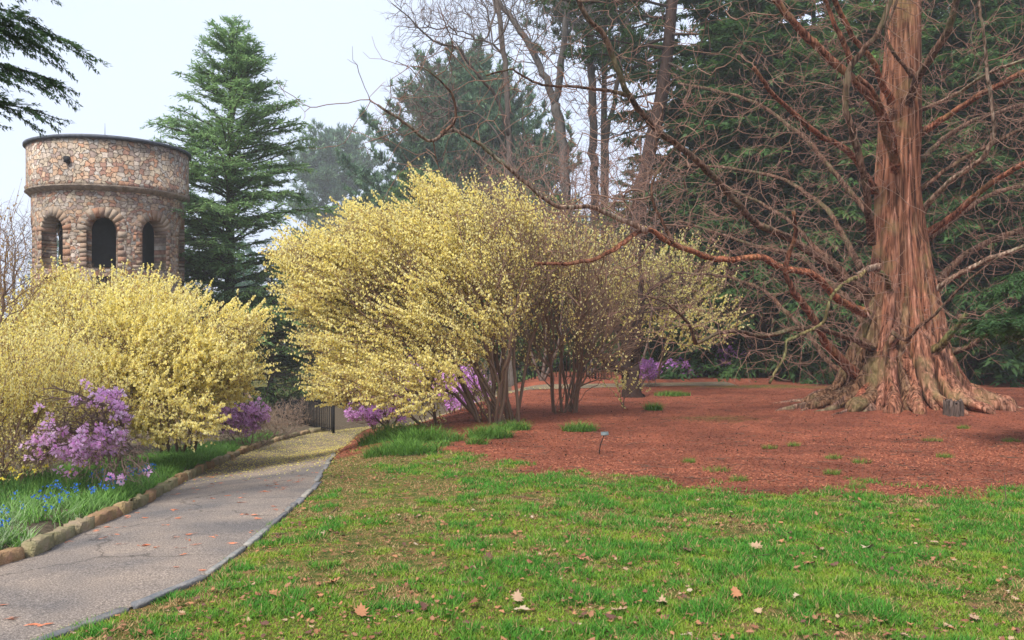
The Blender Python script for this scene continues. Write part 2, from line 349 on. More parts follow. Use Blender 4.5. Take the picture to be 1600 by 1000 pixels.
def asphalt_mat():
    m = bpy.data.materials.new('asphalt'); m.use_nodes = True; t = m.node_tree; N = t.nodes; L = t.links; bs = N['Principled BSDF']
    bs.inputs['Roughness'].default_value = .85; bs.inputs['Specular IOR Level'].default_value = .25
    tc = N.new('ShaderNodeTexCoord'); at = N.new('ShaderNodeAttribute'); at.attribute_name = 'tint'
    n1 = N.new('ShaderNodeTexNoise'); n1.inputs['Scale'].default_value = 75; n1.inputs['Detail'].default_value = 3; n1.inputs['Roughness'].default_value = .8; L.new(tc.outputs['Object'], n1.inputs[0])
    r = N.new('ShaderNodeValToRGB'); e = r.color_ramp.elements; e[0].position = .36; e[0].color = (.075, .068, .064, 1); e[1].position = .68; e[1].color = (.37, .335, .305, 1)
    q = e.new(.5); q.color = (.165, .146, .132, 1); L.new(n1.outputs[0], r.inputs[0])
    n2 = N.new('ShaderNodeTexNoise'); n2.inputs['Scale'].default_value = .9; n2.inputs['Detail'].default_value = 6; L.new(tc.outputs['Object'], n2.inputs[0])
    r2 = N.new('ShaderNodeValToRGB'); e = r2.color_ramp.elements; e[0].position = .35; e[0].color = (.66, .66, .68, 1); e[1].position = .66; e[1].color = (1.35, 1.2, 1.05, 1); L.new(n2.outputs[0], r2.inputs[0])
    mu = N.new('ShaderNodeMix'); mu.data_type = 'RGBA'; mu.blend_type = 'MULTIPLY'; mu.inputs[0].default_value = 1; L.new(r.outputs[0], mu.inputs[6]); L.new(r2.outputs[0], mu.inputs[7])
    vc = N.new('ShaderNodeTexVoronoi'); vc.feature = 'DISTANCE_TO_EDGE'; vc.voronoi_dimensions = '2D'; vc.inputs['Scale'].default_value = .55
    nd = N.new('ShaderNodeTexNoise'); nd.inputs['Scale'].default_value = 2.5; nd.inputs['Detail'].default_value = 6; L.new(tc.outputs['Object'], nd.inputs[0])
    ad = N.new('ShaderNodeMix'); ad.data_type = 'RGBA'; ad.blend_type = 'LINEAR_LIGHT'; ad.inputs[0].default_value = .3; L.new(tc.outputs['Object'], ad.inputs[6]); L.new(nd.outputs[1], ad.inputs[7]); L.new(ad.outputs[2], vc.inputs[0])
    mc = N.new('ShaderNodeMapRange'); mc.inputs[1].default_value = 0; mc.inputs[2].default_value = .012; mc.inputs[3].default_value = .45; L.new(vc.outputs[0], mc.inputs[0])
    m2 = N.new('ShaderNodeMix'); m2.data_type = 'RGBA'; m2.blend_type = 'MULTIPLY'; m2.inputs[0].default_value = 1; L.new(mu.outputs[2], m2.inputs[6]); L.new(mc.outputs[0], m2.inputs[7])
    m3 = N.new('ShaderNodeMix'); m3.data_type = 'RGBA'; m3.blend_type = 'MULTIPLY'; m3.inputs[0].default_value = 1; L.new(m2.outputs[2], m3.inputs[6]); L.new(at.outputs[0], m3.inputs[7])
    L.new(m3.outputs[2], bs.inputs['Base Color'])
    bp = N.new('ShaderNodeBump'); bp.inputs['Strength'].default_value = .6; bp.inputs['Distance'].default_value = .01; L.new(n1.outputs[0], bp.inputs['Height']); L.new(bp.outputs[0], bs.inputs['Normal'])
    return m

# ------------------------------------------------------------------ ground and path
def lines(lo, hi, f0, f1, step):
    a = [f0]; s = step
    while a[-1] > lo: s *= 1.13; a.append(a[-1]-s)
    b = [f1]; s = step
    while b[-1] < hi: s *= 1.13; b.append(b[-1]+s)
    return np.array(a[::-1][:-1]+list(np.arange(f0, f1, step))+b)
def make_ground():
    xs = lines(-200, 200, -13, 17, .15); ys = lines(-40, 230, 2, 34, .15)
    X, Y = np.meshgrid(xs, ys); x = X.ravel(); y = Y.ravel(); z = zg(x, y)
    nx, ny = len(xs), len(ys)
    i = (np.arange(ny-1)[:, None]*nx+np.arange(nx-1)[None]).ravel()
    lm = lawn_mask(x, y)
    dl = dist_poly(x, y, LcS); bed = ((dl > -.1) & (y < 40) & (x < 0))*1.
    far = S((y-34)/10)*S((12-x)/6)
    moss = .62*np.exp(-((x-8.5)/4.5)**2-((y-31)/1.6)**2)+.5*np.exp(-((x-4.5)/1.6)**2-((y-19.5)/1.2)**2); lm2 = np.clip(np.maximum(np.maximum(lm*(1-bed), far*.75), moss), 0, 1)
    right_path = (-dist_poly(x, y, RcS))
    c = np.stack([lm2, np.clip(bed, 0, 1), 0*x], 1)
    mb = MB(); mb.add(np.stack([x, y, z], 1), np.stack([i, i+1, i+1+nx, i+nx], 1), c)
    return tag(mb.build('ground', ground_mat(), smooth=True), kind='structure')
make_ground()
def make_path():
    n = len(Lc); k = 9; v = []; c = []
    for j in range(k):
        t = j/(k-1); p = Lc*(1-t)+Rc*t
        z = zf(p[:, 0], p[:, 1])+.02+.025*math.sin(pi*t)
        v.append(np.c_[p, z])
        pe = S((p[:, 1]-14)/5)[:, None]
        c.append(np.ones((n, 3))*(1-pe*.15)+pe*np.array([.14, .06, -.18]))
    v = np.stack(v, 1).reshape(-1, 3); c = np.stack(c, 1).reshape(-1, 3)
    i = (np.arange(n-1)[:, None]*k+np.arange(k-1)[None]).ravel()
    mb = MB(); mb.add(v, np.stack([i, i+1, i+1+k, i+k], 1)[:, ::-1], c)
    tag(mb.build('path', asphalt_mat(), smooth=True), kind='structure')
make_path()

# ------------------------------------------------------------------ growing branches
def grow(seed_n, seed_p, pts, bf=.3, step=.5, order=None):
    """attach every point to the growing skeleton by the shortest balanced route; nodes, parents"""
    n0 = len(seed_n); cap = n0+len(pts)*6+10
    nd = np.zeros((cap, 3)); par = np.full(cap, -1); pl = np.zeros(cap)
    nd[:n0] = seed_n; par[:n0] = seed_p
    for i in range(n0):
        if par[i] >= 0: pl[i] = pl[par[i]]+np.linalg.norm(nd[i]-nd[par[i]])
    n = n0
    if order is None:
        order = np.argsort(np.min(np.linalg.norm(pts[:, None]-seed_n[None, ::max(1, n0//40)], axis=2), 1))
    for q in pts[order]:
        d = np.sqrt(((nd[:n]-q)**2).sum(1)); j = int(np.argmin(d+bf*pl[:n])); L = d[j]
        k = min(5, max(1, int(L/step))); a = nd[j].copy(); pj = j
        for m in range(1, k+1):
            if n >= cap: break
            nd[n] = a+(q-a)*m/k; par[n] = pj; pl[n] = pl[pj]+L/k; pj = n; n += 1
    return nd[:n], par[:n]
def relax(nd, par, fixed, it=2, amt=.35):
    nd = nd.copy(); n = len(nd)
    for _ in range(it):
        ch = np.zeros((n, 3)); cn = np.zeros(n); m = par >= 0
        np.add.at(ch, par[m], nd[m]); np.add.at(cn, par[m], 1)
        has = (cn > 0) & m; has[:fixed] = False
        t = (ch[has]/cn[has][:, None]+nd[par[has]])/2
        nd[has] += (t-nd[has])*amt
    return nd
def pipe(par, tip, e=2.3, rmax=None):
    n = len(par); s = np.zeros(n)
    for i in range(n-1, -1, -1):
        if s[i] == 0: s[i] = tip**e
        if par[i] >= 0: s[par[i]] += s[i]
    r = s**(1/e)
    return r if rmax is None else np.minimum(r, rmax)
def skel(mb, nd, par, r, sides=5, c=(1, 1, 1), ctip=None):
    """the skeleton as tapered tubes: rings shared along each chain"""
    n = len(nd); m = np.where(par >= 0)[0]
    main = np.full(n, -1)
    o = m[np.argsort(r[m], kind='stable')]; main[par[o]] = o          # thickest child wins
    cont = np.zeros(n, bool); cont[m] = (main[par[m]] == m)
    inc = np.zeros((n, 3)); inc[m] = unit(nd[m]-nd[par[m]])
    out = inc.copy(); hm = main >= 0; out[hm] = unit(nd[main[hm]]-nd[hm])
    t = unit(inc+out); root = par < 0; t[root] = out[root]
    ch = np.arange(n)                                                 # chain id
    for i in m:
        if cont[i]: ch[i] = ch[par[i]]
    d0 = t[ch]; ref = np.where(np.abs(d0[:, 2:3]) < .8, [[0, 0, 1.]], [[1., .2, 0]])
    s = unit(np.cross(t, ref)); b = np.cross(s, t)
    ang = np.arange(sides)*2*pi/sides; C = np.cos(ang)[None, :, None]; D = np.sin(ang)[None, :, None]
    ring = nd[:, None]+(C*s[:, None]+D*b[:, None])*r[:, None, None]
    st = m[~cont[m]]; tt = inc[st]
    s2 = unit(np.cross(tt, ref[st])); b2 = np.cross(s2, tt)
    ring2 = nd[par[st]][:, None]+(C*s2[:, None]+D*b2[:, None])*np.minimum(r[st]*1.25, r[par[st]])[:, None, None]
    idx2 = np.full(n, -1); idx2[st] = np.arange(len(st))+n
    a = np.where(cont[m], par[m], idx2[m])
    k = np.arange(sides); k2 = (k+1) % sides
    f = np.stack([a[:, None]*sides+k, a[:, None]*sides+k2, m[:, None]*sides+k2, m[:, None]*sides+k], 2).reshape(-1, 4)
    cc = np.asarray(c, float)
    if ctip is not None:
        w = S(r/(.6*r.max()+1e-9)); w = np.clip(w*2.2, 0, 1)[:, None]; cn = np.asarray(ctip)*(1-w)+cc*w
        cv = np.vstack([np.repeat(cn, sides, 0), np.repeat(cn[st], sides, 0)])
    else: cv = cc
    mb.add(np.vstack([ring.reshape(-1, 3), ring2.reshape(-1, 3)]), f, cv)
def tips(par):
    h = np.zeros(len(par), bool); h[par[par >= 0]] = True
    return np.where(~h)[0]
def in_ell(rng, n, c, r, shell=.0):
    v = unit(rng.normal(size=(n, 3))); q = rng.uniform(shell**3, 1, n)**(1/3)
    return np.asarray(c)+v*q[:, None]*np.asarray(r)

# ------------------------------------------------------------------ the stone tower
def make_tower():
    D = 33.; cx = (172-800)/F*D; Rl = 2.60; Ru = 2.76
    tw = thing('stone_tower', 'round rubble stone tower with arched openings behind the yellow shrubs', 'tower', (cx, D, 0))
    zb = -2.5; zm = 6.86; zt = 8.55
    N = 288; th = np.arange(N)*2*pi/N
    def ringwall(profile, m, name, seg=N):
        a = np.arange(seg)*2*pi/seg; v = []
        for r, z in profile: v.append(np.stack([cx+r*np.sin(a), D-r*np.cos(a), np.full(seg, z)], 1))
        v = np.vstack(v); k = np.arange(seg); k2 = (k+1) % seg; n = len(profile)
        f = np.vstack([np.stack([k+i*seg, k2+i*seg, k2+(i+1)*seg, k+(i+1)*seg], 1) for i in range(n-1)])
        mb = MB(); mb.add(v, f); return mb.build(name, m, tw, smooth=False)
    rg = np.random.default_rng(8)
    # the lower wall: a grid of cells in angle and height, cells inside an opening removed, jambs added
    A = [R(24.5-45.7+40*k) for k in range(9)]; hw = .50
    z1, zs = 4.15, 5.42                                        # sill and springing of the arches
    w0, w1, wh = 2.9, 3.85, .34                                # the windows below
    dz = .06; zs_ = np.r_[zb, np.arange(0, zm-.001, dz), zm]; nt_ = 9*44; da = 2*pi/nt_
    ths = np.arange(nt_)*da + A[0]
    def inside(u, z):
        u = np.abs(u)
        arch = (u < hw) & (z > z1) & (z < zs) | ((u**2+(z-zs)**2 < hw*hw) & (z >= zs))
        win = (u < wh) & (z > w0) & (z < w1)
        return arch | win
    tc = ths+da/2; u = ((tc-A[0]+pi/9) % (2*pi/9)-pi/9)*Rl
    zc = (zs_[:-1]+zs_[1:])/2
    I = inside(u[None, :], zc[:, None])
    nz = len(zs_)
    def vt(r):
        T, Z = np.meshgrid(ths, zs_)
        # pull vertices near an arch outline onto it, for a clean curve
        uu = ((T-A[0]+pi/9) % (2*pi/9)-pi/9)*Rl; q = np.hypot(uu, Z-zs)
        near = (Z > zs+.01) & (np.abs(q-hw) < .048); f = np.where(near, hw/np.maximum(q, .01), 1)
        T2 = T+(uu*f-uu)/Rl; Z2 = np.where(near, zs+(Z-zs)*f, Z)
        return np.stack([cx+r*np.sin(T2), D-r*np.cos(T2), Z2], 2).reshape(-1, 3)
    vo, vi = vt(Rl), vt(Rl-.55); off = len(vo)
    zi, ti = np.where(~I); t2 = (ti+1) % nt_
    fo = np.stack([zi*nt_+ti, zi*nt_+t2, (zi+1)*nt_+t2, (zi+1)*nt_+ti], 1); fi = fo[:, ::-1]+off
    jf = []
    for di, dj in ((0, 1), (0, -1), (1, 0), (-1, 0)):
        J = np.roll(I, -dj, 1) if dj else (np.vstack([I[1:], np.zeros((1, nt_), bool)]) if di == 1 else np.vstack([np.zeros((1, nt_), bool), I[:-1]]))
        a, b = np.where(~I & J); b2 = (b+1) % nt_
        if dj == 1: e = (a*nt_+b2, (a+1)*nt_+b2)
        elif dj == -1: e = ((a+1)*nt_+b, a*nt_+b)
        elif di == 1: e = ((a+1)*nt_+b2, (a+1)*nt_+b)
        else: e = (a*nt_+b, a*nt_+b2)
        jf.append(np.stack([e[0], e[1], e[1]+off, e[0]+off], 1))
    mb = MB(); mb.add(np.vstack([vo, vi]), np.vstack([fo, fi]+jf)); mb.build('lower_wall', M['rubble_lo'], tw)
    ringwall([(Rl-.02, zm-.02), (Ru+.02, zm+.10), (Ru+.05, zm+.22), (Ru, zm+.26), (Ru, zt), (Ru-.45, zt), (Ru-.45, zm+.3)], M['rubble_up'], 'upper_wall')
    ringwall([(Rl, zm-.07), (Rl+.08, zm-.05), (Rl+.14, zm+.02), (Ru+.055, zm+.07), (Ru+.03, zm+.12)], M['arch_dark'], 'string_course')
    ringwall([(Ru-.5, zt+.003), (Ru+.06, zt+.003), (Ru+.10, zt+.03), (Ru+.10, zt+.10), (Ru-.1, zt+.16), (.02, zt+.35)], M['slate_rim'], 'roof')
    ringwall([(1.7, -1), (1.7, zm+.2)], M['dark'], 'blackout_drum', 64)  # added dark drum: blocks light through the far openings, keeping the arches dark
    # wedge stones round each opening
    pal = np.array([[.38,.27,.19],[.40,.22,.14],[.36,.29,.23],[.30,.21,.16],[.42,.33,.25],[.37,.24,.17]])
    for a0 in A:
        if math.cos(a0-R(24.5)) < -.2: continue
        mb = MB()
        def blk(u0, z0, u1, z1_, u2, z2, u3, z3):
            c = pal[rg.integers(len(pal))]*rg.uniform(.7, .95); pr = rg.uniform(.002, .007)
            v = []
            for r in (Rl-.5, Rl+pr):
                for uu, zz in ((u0, z0), (u1, z1_), (u2, z2), (u3, z3)):
                    T = a0+uu/Rl; v.append([cx+r*math.sin(T), D-r*math.cos(T), zz])
            mb.add(v, [[4,5,6,7],[0,4,7,3],[0,1,5,4],[1,2,6,5],[2,3,7,6]], c)
        nb = 11
        for k in range(nb):
            g = .006; b0 = pi*k/nb+g; b1 = pi*(k+1)/nb-g; ro = hw+rg.uniform(.30, .36); ri = hw-.004
            blk(ri*math.cos(b0), zs+ri*math.sin(b0), ro*math.cos(b0), zs+ro*math.sin(b0), ro*math.cos(b1), zs+ro*math.sin(b1), ri*math.cos(b1), zs+ri*math.sin(b1))
        for s in (-1, 1):
            z = z1
            while z < zs-.05:
                h = min(rg.uniform(.12, .24), zs-z-.003); wd = rg.uniform(.16, .36)
                a_, b_ = (s*(hw-.004), s*(hw+wd))
                if s < 0: a_, b_ = b_, a_
                blk(a_, z+.006, b_, z+.006, b_, z+h-.006, a_, z+h-.006); z += h
        mb.build('arch', M['arch_stone'], tw)
        wm = MB(); r = Rl-.28; T = a0; cxw, cyw = cx+r*math.sin(T), D-r*math.cos(T)
        for uu in (-wh+.02, -wh/3, wh/3, wh-.02): box(wm, cxw+uu*math.cos(T), cyw+uu*math.sin(T), (w0+w1)/2, .035, .05, w1-w0, rot=T)
        for zz in np.linspace(w0+.02, w1-.02, 5): box(wm, cxw, cyw, zz, wh*2, .04, .035, rot=T)
        wo_ = wm.build('window', M['iron'], tw)
        gm = MB(); box(gm, cxw-.03*math.sin(T), cyw+.03*math.cos(T), (w0+w1)/2, wh*2, .012, w1-w0, rot=T)
        go = gm.build('pane', M['glass'], tw); go.parent = wo_
    for a0 in (-12, 21, 62, 150, 200):
        T = R(a0); mb = MB(); p = np.array([cx+(Ru-.05)*math.sin(T), D-(Ru-.05)*math.cos(T), zt+.1])
        tube(mb, [p, p+(0, 0, .45)], [.012, .005], 5, (.5, .5, .5)); mb.build('lightning_rod', M['slate_rim'], tw)
    mb = MB(); T = R(-4); p = (cx+(Ru-.02)*math.sin(T), D-(Ru-.02)*math.cos(T), zt-.75)
    box(mb, *p, .16, .3, .2, rot=T); mb.build('drain_spout', M['dark'], tw)
M['arch_dark'] = mat('course_stone', (.17, .13, .10), .9, c2=(.33, .26, .20), nscale=6, bump=.8, bscale=20)
make_tower()

# ------------------------------------------------------------------ the dawn redwood
RW = np.array([9.5, 22.0])
def make_redwood():
    rg = np.random.default_rng(21); cx, cyy = RW; D = 22.
    z0 = float(zf(cx, cyy))
    t = thing('dawn_redwood', 'huge red-barked bare tree with deeply fluted trunk and flaring roots', 'tree', (cx, cyy, z0))
    # trunk outline read at rows of the photo: row, left, right (px)
    rows = [(-420,1398,1432),(-200,1392,1436),(0,1386,1441),(100,1379,1441),(200,1372,1442),(300,1363,1443),(350,1358,1447),(400,1353,1456),(450,1346,1468),(500,1334,1478),(540,1320,1488),(580,1300,1500),(610,1286,1512),(632,1272,1526),(655,1262,1538)]
    rz = np.array([EYE+(HOR-r[0])/F*D for r in rows])[::-1]; rl = np.array([(r[1]-800)/F*D for r in rows])[::-1]; rr = np.array([(r[2]-800)/F*D for r in rows])[::-1]; _c = (rl+rr)/2-.03; _h = (rr-rl)/2*.90; rl, rr = _c-_h, _c+_h
    nz, na = 560, 420
    Z = np.concatenate([np.linspace(z0-.3, 3.2, 300), np.linspace(3.22, rz[-1], nz-300)]); A = np.arange(na)*2*pi/na
    cxz = np.interp(Z, rz, (rl+rr)/2); rad = np.interp(Z, rz, (rr-rl)/2)
    ZZ = Z[:, None]; hh = np.clip((ZZ-z0), 0, None)
    # ridges: each has an angle that wanders with height, a width and a strength
    nr = 16; ridge = np.zeros((nz, na)); which = np.zeros((nz, na), int); pos = np.sort(np.arange(nr)*2*pi/nr+rg.uniform(-.10, .10, nr))
    for k in range(nr):
        ph, wv = rg.uniform(0, 6), rg.uniform(.04, .10)
        th = pos[k]+wv*np.sin(ZZ*rg.uniform(.5, .9)+ph)+.03*np.sin(ZZ*2.6+ph*2)
        d = (A[None]-th+pi) % (2*pi)-pi
        wd = rg.uniform(.20, .27)
        live = 1 if k % 3 else 1/(1+np.exp((ZZ-rg.uniform(3.5, 9))*1.2))   # every third column dies out higher up
        q = np.sqrt(np.clip(1-(np.abs(d)/wd)**2, 0, 1))*rg.uniform(.82, 1.05)*(.25+.75*live)*(1+.08*np.sin(ZZ*rg.uniform(1.5, 3)+ph))
        which = np.where(q > ridge, k, which); ridge = np.maximum(ridge, q)
    depth = .42+.36*np.exp(-hh/1.4)+.14*S((hh-2.5)/3)
    low = np.exp(-(hh/.5)**1.5)
    R_ = rad[:, None]*(1-depth+ridge*depth*1.05)*(1-.14*np.exp(-(hh/1.3)**2))
    R_ += rad[:, None]*.7*low*(ridge**3)*(1.0-.6*np.abs(np.cos(A))[None])   # toes of the buttresses
    # second, finer fluting and lumps
    fine = fbm(A[None]*14/(1)+ZZ*.25, ZZ*1.4+0*A[None], 5, 4)-.5
    seam = fbm(A[None]*30, ZZ*.8+A[None]*0, 9, 3)-.5
    blend = S(np.minimum(A, 2*pi-A)/.3)[None]
    R_ *= 1-.24*S((hh-1.3)/1.6)
    R_ += (fine*.10+seam*.03)*blend*(.6+.8*np.exp(-hh/2))
    # hollows where limbs once sat
    for a_, z_, sa, sz, am in ((R(-112), 1.55, .07, .16, .35), (R(-70), 1.55, .06, .15, .32), (R(-100), 2.9, .08, .3, .22), (R(-60), 3.5, .06, .4, .2), (R(-84), 6.6, .05, .6, .2), (R(-128), .75, .1, .3, .3), (R(-88), .55, .1, .28, .3), (R(-48), .8, .1, .35, .3)):
        d = (A[None]-a_+pi) % (2*pi)-pi
        R_ -= am*np.exp(-(d/sa)**2-((ZZ-z_)/sz)**2)
    for a_, z_, sa, sz, am in ((R(-118), 1.75, .16, .22, .22), (R(-72), 1.85, .14, .16, .18), (R(-106), 1.1, .12, .2, .18), (R(-40), 1.9, .2, .3, .15)):
        d = (A[None]-a_+pi) % (2*pi)-pi
        R_ += am*np.exp(-(d/sa)**2-((ZZ-z_)/sz)**2)
    X = cxz[:, None]+R_*np.cos(A)[None]; Y = cyy+R_*np.sin(A)[None]*(.95)
    i, j = np.meshgrid(np.arange(nz-1), np.arange(na), indexing='ij'); j2 = (j+1) % na
    tint = np.ones((nz, na, 3)); warm = fbm(A[None]*3, ZZ*.5+0*A[None], 31, 3)
    tint *= (1+(warm-.5)[..., None]*np.array([.25, -.25, -.35]))
    ctint = np.array([(1.1, .84, .76), (.92, .86, .80), (1.2, .95, .9), (.80, .84, .70), (1.15, .78, .66), (.98, .95, .95)])[rg.integers(0, 6, nr)]
    tint *= ctint[which]
    mb = MB(); mb.add(np.stack([X, Y, ZZ+0*X], 2).reshape(-1, 3), np.stack([i*na+j, i*na+j2, (i+1)*na+j2, (i+1)*na+j], 2).reshape(-1, 4), tint.reshape(-1, 3))
    mb.build('trunk', M['redwood'], t, smooth=True)
    # cords of bark: separate buttress strands that climb out of the toes and merge with the trunk
    def strand(a0, drift, top, r0, dd, inn=.93, wob=.006):
        n = 46; u = np.linspace(0, 1, n); z = z0-.3+(top+.18)*u; hz = np.clip(z-z0, 0, 9); a = R(a0)+drift*u+.05*np.sin(u*9+a0)
        base = np.interp(z, rz, (rr-rl)/2)*(inn+.10*np.exp(-hz/.5)+dd*.42*np.exp(-hz/.2)); cxx = np.interp(z, rz, (rl+rr)/2)
        p = np.stack([cxx+base*np.cos(a), cyy+base*np.sin(a)*.95, z], 1); p += np.cumsum(rg.normal(size=(n, 3)), 0)*wob
        rad_ = r0*(1-(.55 if top < 7 else .35)*u)*(1+.18*np.sin(u*14+a0))*(.4+.6*S((1-u)/.12))*(.45+.55*S(u/.14)); rad_ = np.minimum(rad_, np.interp(z, rz, (rr-rl)/2)*.385) if top >= 7 else rad_; mb = MB()
        r0 = r0*.78; tn = np.array([(1.0, .82, .72), (.75, .76, .62), (1.1, .95, .88), (.9, .74, .62)])[rg.integers(0, 4)]
        tube(mb, p, rad_, 18, tn, .16 if top < 7 else .07, rg); mb.build('buttress', M['redwood'], t, smooth=True)
    for a0, dr, top, r0, dd in ((-158,.20,2.0,.17,1),(-146,.24,3.1,.15,.6),(-133,.12,1.7,.17,.9),(-124,.10,5.2,.13,.3),(-114,-.06,1.5,.16,.8),(-106,.10,3.6,.13,.3),(-97,-.08,1.5,.17,.9),(-88,.03,6.5,.12,.3),(-80,-.12,1.9,.17,.8),(-70,.06,4.2,.13,.4),(-60,-.15,1.6,.17,.9),(-49,-.10,3.0,.14,.5),(-38,-.2,2.1,.16,.9),(-26,-.12,3.8,.14,.5),(-14,-.2,1.8,.16,1),(-170,.2,2.6,.15,.7),(0,-.1,2.4,.15,.8)):
        strand(a0, dr, top, r0, dd)
    for a0, dr, top, r0 in ((-133,.05,12.5,.30),(-104,-.03,14,.27),(-79,.03,13.5,.30),(-52,-.04,14,.30),(-22,.04,11,.26),(-165,-.04,10,.26)): strand(a0, dr, top, r0, .1, .67, .002)
    # surface roots: (pixel, pixel) where they leave and where they dive
    def root(path, r0, r1):
        p = spl(path, 26); p[:, 2] = zf(p[:, 0], p[:, 1])+np.linspace(.22, -.09, 26)+.03*np.sin(np.linspace(0, 9, 26)+rg.uniform(0, 6))
        p[:, :2] += rg.normal(size=(26, 2))*.015
        mb = MB(); tube(mb, p, np.linspace(r0, r1, 26), 12, (.9, .95, .98), .22, rg, flat=1.25)
        mb.build('root', M['redwood'], t, smooth=True)
    def rp(a, d): return np.array([cx+math.cos(R(a))*d, cyy+math.sin(R(a))*d, 0])
    for a, d0, d1, r0, r1, bend in ((-154,1.7,4.3,.10,.03,-8),(-20,1.8,3.3,.09,.03,8),(-142,1.6,3.9,.08,.02,6),(-160,1.5,3.4,.20,.05,14),(-148,1.6,3.2,.17,.05,-10),(-172,1.5,3.1,.18,.05,10),(-135,1.5,2.7,.16,.05,8),(-120,1.5,2.6,.15,.05,-9),(-104,1.4,2.5,.17,.06,6),(-92,1.4,2.2,.15,.06,-8),(-78,1.4,2.4,.17,.05,5),(-64,1.4,2.3,.16,.05,8),(-52,1.4,2.4,.14,.05,-8),(-38,1.4,2.5,.15,.04,6),(-24,1.4,2.9,.14,.04,-12),(-10,1.4,2.7,.13,.04,10),(8,1.4,2.6,.14,.05,8),(170,1.6,3,.17,.05,-8),(100,1.5,2.8,.16,.05,8),(60,1.5,2.6,.16,.05,-8)):
        root([rp(a, d0*.7), rp(a+bend*.3, d0), rp(a+bend, (d0+d1)/2), rp(a+bend*.6, d1)], r0*1.15, r1)
    # limbs traced from the photo: (px, py, metres nearer (-) or farther (+) than the trunk), radii in px, colour
    RED = (1.05, .74, .62); BRN = (.62, .64, .62); GRY = (1.1, 1.35, 1.4); GRN = (.68, 1.0, .6); ORG = (1.25, .84, .64)
